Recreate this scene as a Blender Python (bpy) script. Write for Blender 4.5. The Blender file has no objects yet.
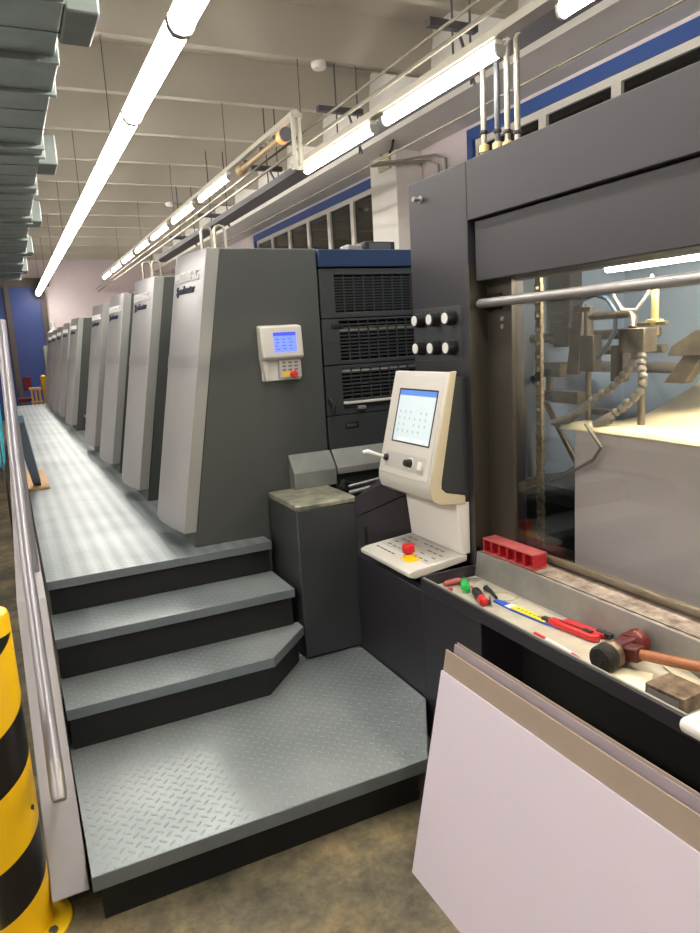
import bpy, bmesh, math, random
from mathutils import Vector, Matrix
random.seed(4)
SC = bpy.context.scene
COL = SC.collection
PI = math.pi

# ------------------------------------------------------------------ colour / materials
def lin(h):
    h = h.lstrip('#')
    out = []
    for i in (0, 2, 4):
        c = int(h[i:i+2], 16) / 255
        out.append(c / 12.92 if c <= .04045 else ((c + .055) / 1.055) ** 2.4)
    return (*out, 1)

def newmat(name):
    m = bpy.data.materials.new(name)
    m.use_nodes = True
    nt = m.node_tree
    return m, nt, nt.nodes['Principled BSDF']

def mat(name, hexc, rough=.5, metal=0, var=0.0, vscale=6, bump=0.0, bscale=200, hex2=None, coat=0, spec=.5):
    m, nt, p = newmat(name)
    p.inputs['Roughness'].default_value = rough
    p.inputs['Metallic'].default_value = metal
    p.inputs['Coat Weight'].default_value = coat
    p.inputs['Specular IOR Level'].default_value = spec
    c = lin(hexc)
    p.inputs['Base Color'].default_value = c
    if var or hex2:
        tc = nt.nodes.new('ShaderNodeTexCoord')
        n = nt.nodes.new('ShaderNodeTexNoise'); n.inputs['Scale'].default_value = vscale
        n.inputs['Detail'].default_value = 6; n.inputs['Roughness'].default_value = .65
        nt.links.new(tc.outputs['Object'], n.inputs['Vector'])
        r = nt.nodes.new('ShaderNodeValToRGB')
        r.color_ramp.elements[0].position = .35; r.color_ramp.elements[1].position = .68
        if hex2:
            r.color_ramp.elements[0].color = lin(hex2); r.color_ramp.elements[1].color = c
        else:
            r.color_ramp.elements[0].color = tuple(x * (1 - var) for x in c[:3]) + (1,)
            r.color_ramp.elements[1].color = tuple(min(1, x * (1 + var)) for x in c[:3]) + (1,)
        nt.links.new(n.outputs['Fac'], r.inputs['Fac'])
        nt.links.new(r.outputs['Color'], p.inputs['Base Color'])
    if bump:
        tc = nt.nodes.new('ShaderNodeTexCoord')
        n = nt.nodes.new('ShaderNodeTexNoise'); n.inputs['Scale'].default_value = bscale
        nt.links.new(tc.outputs['Object'], n.inputs['Vector'])
        b = nt.nodes.new('ShaderNodeBump'); b.inputs['Strength'].default_value = bump
        b.inputs['Distance'].default_value = .01
        nt.links.new(n.outputs['Fac'], b.inputs['Height'])
        nt.links.new(b.outputs['Normal'], p.inputs['Normal'])
    return m

def emit(name, hexc, strength):
    m, nt, p = newmat(name)
    p.inputs['Base Color'].default_value = lin(hexc)
    p.inputs['Emission Color'].default_value = lin(hexc)
    p.inputs['Emission Strength'].default_value = strength
    p.inputs['Roughness'].default_value = .4
    return m

def math_node(nt, op, a=None, b=None, c=None):
    n = nt.nodes.new('ShaderNodeMath'); n.operation = op
    for i, v in enumerate((a, b, c)):
        if v is None: continue
        if isinstance(v, (int, float)): n.inputs[i].default_value = v
        else: nt.links.new(v, n.inputs[i])
    return n.outputs[0]

def diamond_plate(name='diamond_plate', worn_lines=0.0):
    m, nt, p = newmat(name)
    tc = nt.nodes.new('ShaderNodeTexCoord')
    sx = nt.nodes.new('ShaderNodeSeparateXYZ'); nt.links.new(tc.outputs['Object'], sx.inputs[0])
    X, Y = sx.outputs[0], sx.outputs[1]
    s = 1 / .034
    k = math.sqrt(.5) * s
    u = math_node(nt, 'MULTIPLY', math_node(nt, 'ADD', X, Y), k)
    v = math_node(nt, 'MULTIPLY', math_node(nt, 'SUBTRACT', X, Y), k)
    fu = math_node(nt, 'FLOOR', u); fv = math_node(nt, 'FLOOR', v)
    ru = math_node(nt, 'SUBTRACT', math_node(nt, 'SUBTRACT', u, fu), .5)
    rv = math_node(nt, 'SUBTRACT', math_node(nt, 'SUBTRACT', v, fv), .5)
    par = math_node(nt, 'FLOORED_MODULO', math_node(nt, 'ADD', fu, fv), 2)
    inv = math_node(nt, 'SUBTRACT', 1.0, par)
    a = math_node(nt, 'ADD', math_node(nt, 'MULTIPLY', ru, par), math_node(nt, 'MULTIPLY', rv, inv))
    b = math_node(nt, 'ADD', math_node(nt, 'MULTIPLY', rv, par), math_node(nt, 'MULTIPLY', ru, inv))
    ea = math_node(nt, 'POWER', math_node(nt, 'ABSOLUTE', math_node(nt, 'DIVIDE', a, .40)), 2)
    eb = math_node(nt, 'POWER', math_node(nt, 'ABSOLUTE', math_node(nt, 'DIVIDE', b, .115)), 2)
    h = math_node(nt, 'SUBTRACT', 1.0, math_node(nt, 'ADD', ea, eb)); 
    h = math_node(nt, 'MAXIMUM', h, 0.0)
    h = math_node(nt, 'POWER', h, .6)
    bp = nt.nodes.new('ShaderNodeBump'); bp.inputs['Strength'].default_value = .9
    bp.inputs['Distance'].default_value = .003
    nt.links.new(h, bp.inputs['Height'])
    nt.links.new(bp.outputs['Normal'], p.inputs['Normal'])
    n = nt.nodes.new('ShaderNodeTexNoise'); n.inputs['Scale'].default_value = 2.2; n.inputs['Detail'].default_value = 8
    nt.links.new(tc.outputs['Object'], n.inputs['Vector'])
    r = nt.nodes.new('ShaderNodeValToRGB')
    r.color_ramp.elements[0].position = .3; r.color_ramp.elements[1].position = .7
    r.color_ramp.elements[0].color = lin('838d90'); r.color_ramp.elements[1].color = lin('a2abad')
    nt.links.new(n.outputs['Fac'], r.inputs['Fac'])
    mx = nt.nodes.new('ShaderNodeMix'); mx.data_type = 'RGBA'
    nt.links.new(math_node(nt, 'MULTIPLY', h, .4), mx.inputs['Factor'])  # raised lozenges are paler: their highlights are put into the colour
    nt.links.new(r.outputs['Color'], mx.inputs['A']); mx.inputs['B'].default_value = lin('c2c6c2')
    out = mx.outputs['Result']
    if worn_lines:      # lengthwise worn lines of the long walkway plates
        wv = math_node(nt, 'SINE', math_node(nt, 'MULTIPLY', X, 2 * PI / .078))
        n2 = nt.nodes.new('ShaderNodeTexNoise'); n2.inputs['Scale'].default_value = 1.3
        nt.links.new(tc.outputs['Object'], n2.inputs['Vector'])
        fac = math_node(nt, 'MULTIPLY', math_node(nt, 'MULTIPLY', math_node(nt, 'ADD', wv, 1.0), n2.outputs['Fac']), worn_lines)
        m2 = nt.nodes.new('ShaderNodeMix'); m2.data_type = 'RGBA'; m2.blend_type = 'MULTIPLY'
        nt.links.new(fac, m2.inputs['Factor']); nt.links.new(out, m2.inputs['A']); m2.inputs['B'].default_value = lin('5a5d58')
        out = m2.outputs['Result']
    nt.links.new(out, p.inputs['Base Color'])
    p.inputs['Metallic'].default_value = .45; p.inputs['Roughness'].default_value = .42
    return m

def glass_mat(name, tint, fac=1.0):
    m = bpy.data.materials.new(name); m.use_nodes = True
    nt = m.node_tree; nt.nodes.clear()
    o = nt.nodes.new('ShaderNodeOutputMaterial')
    t = nt.nodes.new('ShaderNodeBsdfTransparent'); t.inputs[0].default_value = lin(tint)
    g = nt.nodes.new('ShaderNodeBsdfGlossy'); g.inputs['Roughness'].default_value = .02
    fr = nt.nodes.new('ShaderNodeFresnel')
    ge = nt.nodes.new('ShaderNodeNewGeometry')   # thin pane: the same reflectance from both faces
    nt.links.new(math_node(nt, 'ADD', 1.5, math_node(nt, 'MULTIPLY', ge.outputs['Backfacing'], 1 / 1.5 - 1.5)), fr.inputs['IOR'])
    mx = nt.nodes.new('ShaderNodeMixShader')
    nt.links.new(math_node(nt, 'MULTIPLY', fr.outputs[0], fac), mx.inputs[0])
    nt.links.new(t.outputs[0], mx.inputs[1]); nt.links.new(g.outputs[0], mx.inputs[2])
    nt.links.new(mx.outputs[0], o.inputs[0])
    return m

def stripes_mat():
    """hazard post: black and yellow bands winding round the tube"""
    m, nt, p = newmat('hazard_stripes')
    tc = nt.nodes.new('ShaderNodeTexCoord')
    sx = nt.nodes.new('ShaderNodeSeparateXYZ'); nt.links.new(tc.outputs['Object'], sx.inputs[0])
    ang = math_node(nt, 'ARCTAN2', sx.outputs[1], sx.outputs[0])
    t = math_node(nt, 'ADD', math_node(nt, 'MULTIPLY', sx.outputs[2], 1 / .375), math_node(nt, 'MULTIPLY', ang, -1 / (2 * PI)))
    t = math_node(nt, 'ADD', t, .447)
    f = math_node(nt, 'FLOORED_MODULO', t, 1.0)
    n = nt.nodes.new('ShaderNodeTexNoise'); n.inputs['Scale'].default_value = 14; n.inputs['Detail'].default_value = 5
    nt.links.new(tc.outputs['Object'], n.inputs['Vector'])
    chip = math_node(nt, 'GREATER_THAN', n.outputs['Fac'], .70)
    blk = math_node(nt, 'MULTIPLY', math_node(nt, 'LESS_THAN', f, .44), math_node(nt, 'LESS_THAN', sx.outputs[2], .945))
    mx = nt.nodes.new('ShaderNodeMix'); mx.data_type = 'RGBA'
    blk2 = math_node(nt, 'ABSOLUTE', math_node(nt, 'SUBTRACT', blk, chip))
    nt.links.new(blk2, mx.inputs['Factor'])
    mx.inputs['A'].default_value = lin('f2c110'); mx.inputs['B'].default_value = lin('141312')
    nt.links.new(mx.outputs['Result'], p.inputs['Base Color'])
    p.inputs['Roughness'].default_value = .35
    return m

def concrete():
    m, nt, p = newmat('concrete')
    tc = nt.nodes.new('ShaderNodeTexCoord')
    def noise(sc, d=8):
        n = nt.nodes.new('ShaderNodeTexNoise'); n.inputs['Scale'].default_value = sc; n.inputs['Detail'].default_value = d
        n.inputs['Roughness'].default_value = .7
        nt.links.new(tc.outputs['Object'], n.inputs['Vector']); return n.outputs['Fac']
    r = nt.nodes.new('ShaderNodeValToRGB')
    e = r.color_ramp.elements
    e[0].position = .36; e[0].color = lin('4d4a3b'); e[1].position = .66; e[1].color = lin('9b8a64')
    x = e.new(.5); x.color = lin('6f6753')
    nt.links.new(noise(3.2), r.inputs['Fac'])
    r2 = nt.nodes.new('ShaderNodeValToRGB')
    r2.color_ramp.elements[0].position = .35; r2.color_ramp.elements[0].color = (.55, .55, .55, 1)
    r2.color_ramp.elements[1].position = .6; r2.color_ramp.elements[1].color = (1, 1, 1, 1)
    nt.links.new(noise(30), r2.inputs['Fac'])
    mx = nt.nodes.new('ShaderNodeMix'); mx.data_type = 'RGBA'; mx.blend_type = 'MULTIPLY'
    mx.inputs['Factor'].default_value = .7
    nt.links.new(r.outputs['Color'], mx.inputs['A']); nt.links.new(r2.outputs['Color'], mx.inputs['B'])
    nt.links.new(mx.outputs['Result'], p.inputs['Base Color'])
    p.inputs['Roughness'].default_value = .7
    return m

M = {}
M['plate'] = diamond_plate()
M['longplate'] = diamond_plate('worn_diamond_plate', .3)
M['lip'] = mat('galvanised_edge', '7a8389', .38, .5, .08, 8)
M['black'] = mat('black_riser', '0e1112', .55, 0, .15, 10)
M['dark'] = mat('anthracite_paint', '2d2b31', .42, 0, .05, 3, .06, 400)
M['dark2'] = mat('slate_paint', '36393b', .45, 0, .05, 3, .05, 400)
M['unit'] = mat('grey_unit_paint', '454847', .5, 0, .05, 3, .04, 300)
M['guard'] = mat('guard_paint', '36393a', .45, 0, .05, 4)
M['hole'] = mat('black_void', '08090a', .8)
M['silver'] = mat('silver_cover_paint', '9f9fa3', .33, .4, .015, 2.0)
M['silver2'] = mat('silver_trim', '9c9e9a', .4, .3)
M['rollertan'] = mat('tan_roller', 'e6dcb8', .4, .1)
M['band'] = mat('grip_band', '98979c', .3, .55)
M['blue'] = mat('blue_hood', '1e3252', .4, 0, .05, 3)
M['navy'] = mat('navy_letters', '1c2448', .5)
M['letter'] = mat('pale_letters', 'f0f0f2', .5, .0)
M['cream'] = mat('console_plastic', 'c9c6bf', .35, 0, .02, 3)
M['beige'] = mat('console_trim', 'c2b99f', .4)
M['keypad'] = mat('keypad_foil', 'b9b7b2', .35, .15)
M['keymark'] = mat('key_marks', '6c6d70', .5)
M['orange'] = mat('key_orange', 'd99a63', .5)
M['red'] = mat('red_plastic', 'c81f24', .3, 0, coat=.2)
M['yellow'] = mat('yellow_plastic', 'f0c51a', .4)
M['knob'] = mat('black_knob', '19191b', .35)
M['knobcap'] = mat('knob_cap', 'd6d6d4', .35)
M['steel'] = mat('brushed_steel', '9d9b9b', .42, .7, .06, 12)
M['rail'] = mat('handrail_aluminium', '98969c', .4, .6, .04, 5)
M['stringer'] = mat('stringer_paint', '8f8c8e', .5, .1, .06, 5)
M['tray'] = mat('tray_sheet_metal', '9b9a96', .4, .55, .12, 7)
M['trayfloor'] = mat('tray_floor', 'b9b3a4', .55, .15, .12, 9)
M['sill'] = mat('worn_sill', 'b3a79d', .55, .2, 0, 20, hex2='6a5d54')
M['railbrown'] = mat('sill_rail', '7d7264', .45, .4, .1, 10)
M['doorframe'] = mat('door_frame_bronze', '3d3931', .45, .25, .06, 3)
M['boxtop'] = mat('worn_metal_top', 'b4b39e', .4, .35, 0, 9, hex2='6d6f62')
M['wall'] = mat('pink_white_wall', 'd9cdd0', .8, 0, .03, 1.5)
M['ceil'] = mat('ceiling_paint', 'aea79b', .85, 0, .04, .8)
M['rib'] = mat('ceiling_rib_paint', 'b2ac9f', .85, 0, .04, .8)
M['white'] = mat('white_paint', 'dcd9d4', .6, 0, .03, 3)
M['bluewin'] = mat('blue_frame', '2a4a8a', .5)
M['winwhite'] = mat('window_frame_white', 'd8d4cc', .5)
M['night'] = glass_mat('window_glass', '2b3030', 1.6)
M['nightback'] = mat('dark_outside', '1c2022', .9)
M['deepblue'] = mat('deep_blue_panel', '1f3878', .45, 0, .08, 1.5)
M['post'] = mat('brown_post', '4b423f', .6)
M['duct'] = mat('galvanised_duct', '9aa5a2', .36, .6, .16, 4)
M['ductdark'] = mat('duct_outlet', '7f8784', .5, .4, .1, 4)
M['trunk'] = mat('light_trunking', 'a5a194', .5)
M['tube'] = emit('lit_tube', 'fff8ee', 34)
M['lampbody'] = mat('lamp_body', 'd9d6cc', .5)
M['lampend'] = mat('lamp_end_cap', 'a8a59c', .5)
M['amber'] = mat('amber_tube', '9a845e', .3)
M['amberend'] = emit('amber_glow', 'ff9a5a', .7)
M['galv'] = mat('galvanised_pipe', '9b968a', .4, .6, .08, 20)
M['conduit'] = mat('conduit_pipe', '7f7a6c', .5, .4, .08, 10)
M['brass'] = mat('brass_valve', 'b5a878', .4, .5)
M['darkmetal'] = mat('dark_bracket', '55565a', .5, .4)
M['cable'] = mat('black_cable', '1b1b1d', .5)
M['concrete'] = concrete()
M['board'] = mat('white_board', 'd6cddb', .75, 0, .015, 3)
M['kraft'] = mat('grey_brown_board', '9a8a7d', .8, 0, .04, 12)
M['greyboard'] = mat('grey_lilac_board', '9c9098', .6, 0, .04, 10)
M['paper'] = mat('paper_sheets', 'cfc9d2', .7, 0, .02, 3)
M['cream_and_lamplit_paper'] = mat('cream_and_lamplit_sheet', 'f2e8c8', .6)
M['inner'] = mat('pale_blue_inner_wall', '93a8c4', .5, 0, .05, 2)
M['innerdark'] = mat('dark_inner_wall', '2f3236', .6, 0, .1, 4)
M['machine'] = mat('oily_machine_steel', '7c7468', .3, .75, .3, 14)
M['machined'] = mat('dark_machine_steel', '494540', .42, .5, .2, 12)
M['hose'] = mat('grey_hose', '6d6a66', .5, .1)
M['bluehose'] = mat('blue_hose', '2e4358', .4)
M['chainm'] = mat('oily_chain', '8d8069', .45, .55, 0, 60, hex2='4b4335')
M['glass'] = glass_mat('safety_glass', 'f2f2ef', 1.0)
M['lampwarm'] = emit('warm_lamp', 'fff0d6', 130)
M['wood'] = mat('plain_wood', 'b08a5c', .6, 0, .15, 12)
M['handlewood'] = mat('mallet_handle_wood', 'a2673c', .38, 0, 0, 8, hex2='8a4d28', coat=.3)
M['maroon'] = mat('maroon_mallet_casting', '511f20', .42, 0, .15, 20)
M['rubber'] = mat('worn_black_rubber', '191716', .75, 0, .3, 40, .6, 90)
M['redface'] = mat('red_mallet_face', '641e1a', .4, 0, .2, 20)
M['green'] = mat('green_plastic', '27b153', .4)
M['bluep'] = mat('blue_plastic', '1f4fc0', .4)
M['yelp'] = mat('yellow_label', 'f0d400', .45)
M['whitep'] = mat('white_plastic', 'e5e3df', .4)
M['blackp'] = mat('black_plastic', '1d1d1f', .45)
M['brown_steel'] = mat('rusty_steel_block', '9c8c78', .42, .5, 0, 14, hex2='4a3c30')
M['wedge'] = mat('red_wedge_plastic', 'b5242e', .4, 0, .12, 30)
M['wedgetop'] = mat('dusty_red_plastic', 'a65052', .5, 0, .2, 30)
M['cyan'] = mat('cyan_cloth', '3aa9c2', .85, 0, .12, 10)
M['barblue'] = mat('blue_grey_bar', '3d5570', .45)
M['hazard'] = stripes_mat()
M['redchair'] = mat('dark_red_fabric', '5a0d18', .8)
M['screenblue'] = emit('screen_blue', '6a80ff', .75)
M['screenbluedark'] = emit('screen_dark_blue', '3347c4', .7)
M['screenpale'] = emit('screen_pale', 'c4d3da', .22)
M['screenbar'] = emit('screen_bar', '4f7ac0', .4)
M['screenmark'] = emit('screen_marks', '8fa3ab', .32)
M['screenlight'] = emit('screen_light', 'f4f1d8', .7)
M['amberled'] = emit('amber_led', 'ffb84a', 1.0)

# ------------------------------------------------------------------ mesh builder
OFF = {}
class B:
    def __init__(s): s.bm = bmesh.new()
    def box(s, x0, x1, y0, y1, z0, z1):
        v = [s.bm.verts.new((x, y, z)) for x in (x0, x1) for y in (y0, y1) for z in (z0, z1)]
        for f in ((0,1,3,2),(4,6,7,5),(0,4,5,1),(2,3,7,6),(0,2,6,4),(1,5,7,3)):
            s.bm.faces.new([v[i] for i in f])
        return s
    def prism(s, poly, axis, a, b):
        """extrude a 2D polygon along an axis; poly gives the other two coordinates in xyz order"""
        def mk(p, t):
            c = list(p); c.insert(axis, t); return s.bm.verts.new(c)
        A = [mk(p, a) for p in poly]; Bv = [mk(p, b) for p in poly]
        n = len(poly)
        s.bm.faces.new(A); s.bm.faces.new(list(reversed(Bv)))
        for i in range(n):
            s.bm.faces.new([A[i], Bv[i], Bv[(i+1) % n], A[(i+1) % n]])
        return s
    def loft(s, rings, cap=True):
        R = [[s.bm.verts.new(p) for p in r] for r in rings]
        n = len(R[0])
        for a, b in zip(R, R[1:]):
            for i in range(n):
                s.bm.faces.new([a[i], a[(i+1) % n], b[(i+1) % n], b[i]])
        if cap:
            s.bm.faces.new(list(reversed(R[0]))); s.bm.faces.new(R[-1])
        return s
    def tube(s, pts, r, n=12):
        pts = [Vector(p) for p in pts]
        rs = r if isinstance(r, (list, tuple)) else [r] * len(pts)
        rings = []; up = None
        for i, p in enumerate(pts):
            d = (pts[min(i+1, len(pts)-1)] - pts[max(i-1, 0)]).normalized()
            if up is None:
                up = Vector((0, 0, 1)) if abs(d.z) < .9 else Vector((1, 0, 0))
            u = (up - d * up.dot(d)).normalized(); w = d.cross(u); up = u
            rings.append([p + u * rs[i] * math.cos(2*PI*k/n) + w * rs[i] * math.sin(2*PI*k/n) for k in range(n)])
        return s.loft(rings)
    def lathe(s, prof, o=(0, 0, 0), d=(0, 0, 1), n=20):
        """prof: (radius, distance along d)"""
        o = Vector(o); d = Vector(d).normalized()
        return s.tube_r([o + d * h for _, h in prof], [max(r, 1e-4) for r, _ in prof], d, n)
    def tube_r(s, pts, rs, d, n):
        up = Vector((0, 0, 1)) if abs(d.z) < .9 else Vector((1, 0, 0))
        u = (up - d * up.dot(d)).normalized(); w = d.cross(u)
        return s.loft([[p + u * r * math.cos(2*PI*k/n) + w * r * math.sin(2*PI*k/n) for k in range(n)] for p, r in zip(pts, rs)])
    def xf(s, mt): bmesh.ops.transform(s.bm, matrix=mt, verts=s.bm.verts); return s
    def build(s, name, m, parent=None, bevel=0, smooth=40, seg=2, loc=None):
        bmesh.ops.recalc_face_normals(s.bm, faces=s.bm.faces)
        off = OFF.get(parent.name, Vector()) if parent else (Vector(loc) if loc else Vector())
        bmesh.ops.translate(s.bm, verts=s.bm.verts, vec=-off)
        me = bpy.data.meshes.new(name); s.bm.to_mesh(me); s.bm.free()
        me.materials.append(M[m] if isinstance(m, str) else m)
        if smooth:
            me.shade_smooth(); me.set_sharp_from_angle(angle=math.radians(smooth))
        o = bpy.data.objects.new(name, me); COL.objects.link(o)
        if parent: o.parent = parent
        else: o.location = off
        OFF[o.name] = off
        if bevel:
            b = o.modifiers.new('bevel', 'BEVEL'); b.width = bevel; b.segments = seg
            b.limit_method = 'ANGLE'; b.angle_limit = math.radians(35)
        return o

def tag(o, label, cat, group=None):
    o['label'] = label; o['category'] = cat
    if group: o['group'] = group
    return o
def thing(name, label, cat, loc=(0, 0, 0), group=None):
    o = bpy.data.objects.new(name, None); COL.objects.link(o)
    o.location = loc; o.empty_display_size = .05
    OFF[o.name] = Vector(loc)
    return tag(o, label, cat, group)
def struct(o): o['kind'] = 'structure'; return o
def dup(root, loc, label=None, group=None):
    def cp(o, par):
        c = o.copy(); COL.objects.link(c)
        if par: c.parent = par
        for ch in o.children: cp(ch, c)
        return c
    r = cp(root, None); r.location = loc
    if label: r['label'] = label
    if group: r['group'] = group
    return r

# ------------------------------------------------------------------ camera (solved from the photograph)
f_px = 704.757
yaw, pitch, roll = 0.44258728, 0.178720636, 0.0572722231
cs, sn = math.cos, math.sin
fw = Vector((sn(yaw)*cs(pitch), cs(yaw)*cs(pitch), -sn(pitch)))
r0 = Vector((cs(yaw), -sn(yaw), 0)); d0 = fw.cross(r0)
rt = r0*cs(roll) + d0*sn(roll); dn = -r0*sn(roll) + d0*cs(roll)
cd = bpy.data.cameras.new('camera'); cam = bpy.data.objects.new('camera', cd); COL.objects.link(cam)
cam.matrix_world = Matrix(((rt.x, -dn.x, -fw.x, 0), (rt.y, -dn.y, -fw.y, 0), (rt.z, -dn.z, -fw.z, 1.7), (0, 0, 0, 1)))
cd.sensor_fit = 'HORIZONTAL'; cd.sensor_width = 36; cd.lens = f_px / 700 * 36; cd.clip_start = .05
SC.camera = cam

# ------------------------------------------------------------------ the hall
YF = 22.0
struct(B().box(-4, 5.3, -4, YF + .3, -.2, 0).build('floor', 'concrete', smooth=0))
cb = B().box(-4, 5.3, -4, YF + .3, 4.72, 4.9)
ceil_ = struct(cb.build('ceiling', 'ceil', smooth=0))
rb = B()
for k in range(-7, 12):
    y = 6.55 + 1.36 * k
    rb.prism([(y, 4.3), (y + .09, 4.3), (y + .2, 4.725), (y - .08, 4.725)], 0, -4, 5.0)
rb.build('ceiling_rib', 'rib', ceil_, smooth=0)
ceil_.children[0]['label'] = 'concrete ribs running across the ceiling'
struct(B().box(-4, 5.3, YF, YF + .3, 0, 4.75).build('wall_far', 'wall', smooth=0))
struct(B().box(-4.2, -4, -4, YF, 0, 4.75).build('wall_left', 'white', smooth=0))
struct(B().box(-4, 5.3, -4.2, -4, 0, 4.75).build('wall_back', 'wall', smooth=0))
# right wall with its two window bands
wr = B()
wr.box(5.0, 5.3, -4, YF, 0, 2.9)
wr.box(5.0, 5.3, -4, YF, 3.9, 4.75)
wr.box(5.0, 5.3, 14.55, YF, 2.9, 3.9); wr.box(5.0, 5.3, 6.95, 9.15, 2.9, 3.9); wr.box(5.0, 5.3, -4, .2, 2.9, 3.9)
struct(wr.build('wall_right', 'wall', smooth=0))
struct(B().box(4.26, 5.0, -4, YF, 3.96, 4.72).build('trim_1', 'white', smooth=0))
struct(B().box(4.62, 5.0, 7.95, 8.62, 0, 3.96).build('trim_2', 'white', bevel=.01))
def window(name, y0, y1, edges):
    w = bpy.data.objects.new(name, None); COL.objects.link(w); struct(w); OFF[name] = Vector()
    b = B(); b.box(4.97, 5.1, y0, y1, 3.79, 3.915); b.box(4.97, 5.1, y1 - .1, y1, 2.85, 3.8)
    b.build('blue_surround', 'bluewin', w)
    for a, c in zip(edges, edges[1:]):
        f = B(); t = .055
        f.box(5.0, 5.07, a, c, 3.72, 3.79); f.box(5.0, 5.07, a, c, 2.9, 2.97)
        f.box(5.0, 5.07, a, a + t, 2.97, 3.72); f.box(5.0, 5.07, c - t, c, 2.97, 3.72)
        fo = f.build('window_frame', 'winwhite', w)
        B().box(5.035, 5.045, a + t, c - t, 2.97, 3.72).build('pane', 'night', fo, smooth=0)
    B().box(5.2, 5.25, y0, y1, 2.85, 3.95).build('dark_outside', 'nightback', w, smooth=0)
window('window_1', 9.15, 14.55, [9.17, 9.98, 10.83, 11.7, 12.6, 13.5, 14.42])
window('window_2', .2, 6.95, [.25, 1.15, 2.05, 2.95, 3.88, 4.81, 5.74, 6.83])
# far blue gate with its dark posts
dr = bpy.data.objects.new('door_1', None); COL.objects.link(dr); struct(dr); OFF['door_1'] = Vector()
B().box(-1.6, 1.12, 21.93, 21.99, 0, 3.62).build('door_panel', 'deepblue', dr)
for x in (.22, 1.12):
    B().box(x, x + .14, 21.86, 21.99, 0, 3.75).build('door_post', 'post', dr)
B().box(-1.6, 1.4, 21.88, 21.99, 3.62, 3.85).build('door_head', 'post', dr)

# ------------------------------------------------------------------ gallery, steps, platform
w = thing('gallery_walkway', 'long raised walkway of diamond plate running beside the printing units', 'walkway', (.04, 3.285, 0))
B().prism([(.042, 3.285), (1.094, 3.285), (1.094, 3.40), (.85, 3.41), (.85, 16.2), (.042, 16.2)], 2, .682, .72).build('tread_plate', 'longplate', w)
b = B().box(.042, 1.094, 3.28, 3.2855, .68, .7205)
b.build('front_lip', 'lip', w, bevel=.002)
b = B().box(.05, 1.09, 3.318, 3.335, .555, .682); b.build('riser', 'black', w)
b = B().box(.05, .74, 3.335, 16.18, .0, .68); b.build('support', 'black', w)
w = thing('stair_step', 'upper diamond plate step just below the long walkway', 'step', (.04, 3.0, 0), 'stair steps')
B().box(.042, 1.094, 3.0, 3.315, .517, .555).build('tread_plate', 'plate', w)
B().box(.042, 1.094, 2.995, 3.0005, .515, .556).build('front_lip', 'lip', w, bevel=.002)
B().box(.05, 1.09, 3.035, 3.05, .365, .517).build('riser', 'black', w)
w = thing('stair_step', 'lower diamond plate step with its right corner cut off, above the landing', 'step', (.04, 2.74, 0), 'stair steps')
P1 = [(.042, 2.74), (.88, 2.74), (1.118, 2.985), (1.118, 3.05), (.042, 3.05)]
B().prism(P1, 2, .327, .365).build('tread_plate', 'plate', w)
B().prism([(.042, 2.735), (.882, 2.735), (1.121, 2.982), (1.119, 2.986), (.88, 2.7405), (.042, 2.7405)], 2, .325, .366).build('front_lip', 'lip', w)
B().prism([(.05, 2.775), (.865, 2.775), (1.1, 3.02), (1.1, 3.04), (.05, 3.04)], 2, .18, .327).build('riser', 'black', w)
w = thing('stair_platform', 'wide diamond plate landing at the foot of the stairs', 'platform', (.04, 2.02, 0))
PP = [(.038, 2.02), (1.2, 2.02), (1.425, 2.395), (1.425, 3.3), (.038, 3.3)]
B().prism(PP, 2, .135, .18).build('tread_plate', 'plate', w)
B().prism([(.036, 2.014), (1.203, 2.014), (1.428, 2.392), (1.425, 2.396), (1.2, 2.0205), (.036, 2.0205)], 2, .132, .181).build('front_lip', 'lip', w, bevel=.002)
B().prism([(.06, 2.055), (1.18, 2.055), (1.405, 2.43), (1.405, 3.28), (.06, 3.28)], 2, 0, .135).build('plinth', 'black', w)

# stringer and handrail on the left of the stairs
st = tag(B().prism([(2.3, .0), (2.075, .10), (2.99, .745), (16.2, .745), (16.2, .66), (3.3, .66), (3.3, 0)], 0, -.078, .03).build(
    'stair_stringer', 'stringer', bevel=.004, loc=(-.02, 2.05, 0)), 'pale grey side cheek closing the left edge of stairs and walkway', 'stair side panel')
h = thing('handrail', 'grey metal tube handrail sloping up the left of the stairs', 'handrail', (-.018, 2.02, .1))
hp = [(-.018, 2.02, .476), (-.018, 2.05, .502), (-.02, 2.75, .95), (-.012, 3.1, 1.29), (0, 3.33, 1.61), (.006, 3.4, 1.80), (.008, 3.42, 1.86)]
B().tube(hp, .0215, 20).build('tube', 'rail', h)
B().tube([(-.018, 2.005, .462), (-.018, 2.02, .476), (-.018, 2.09, .537)], [.019, .0225, .0225], 20).build('sleeve', 'steel', h)
B().tube([(-.02, 2.06, .50), (-.021, 2.30, .29)], .010, 10).build('bracket', 'rail', h)
B().tube([(.006, 3.4, .74), (.006, 3.4, 1.78)], .018, 12).build('post', 'rail', h)
# cyan cloth hung over the rail, far left
b = B(); rng = []
for i in range(9):
    z = 1.31 - i * .065
    ring = []
    for k in range(13):
        u = k / 12
        ring.append((-.115 + .03 * math.sin(7 * u + i * .3) - .02 * (i / 8), 6.5 + .36 * u + .06 * u * (i / 8), z + .02 * math.sin(9 * u)))
    rng.append(ring)
vs = [[b.bm.verts.new(p) for p in r] for r in rng]
for a, c in zip(vs, vs[1:]):
    for i in range(12): b.bm.faces.new([a[i], a[i+1], c[i+1], c[i]])
cl = tag(b.build('cleaning_cloth', 'cyan', smooth=80, loc=(-.1, 6.7, .9)), 'cyan cloth hanging on the left behind the handrail', 'cloth')
cl.modifiers.new('solid', 'SOLIDIFY').thickness = .008
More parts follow.
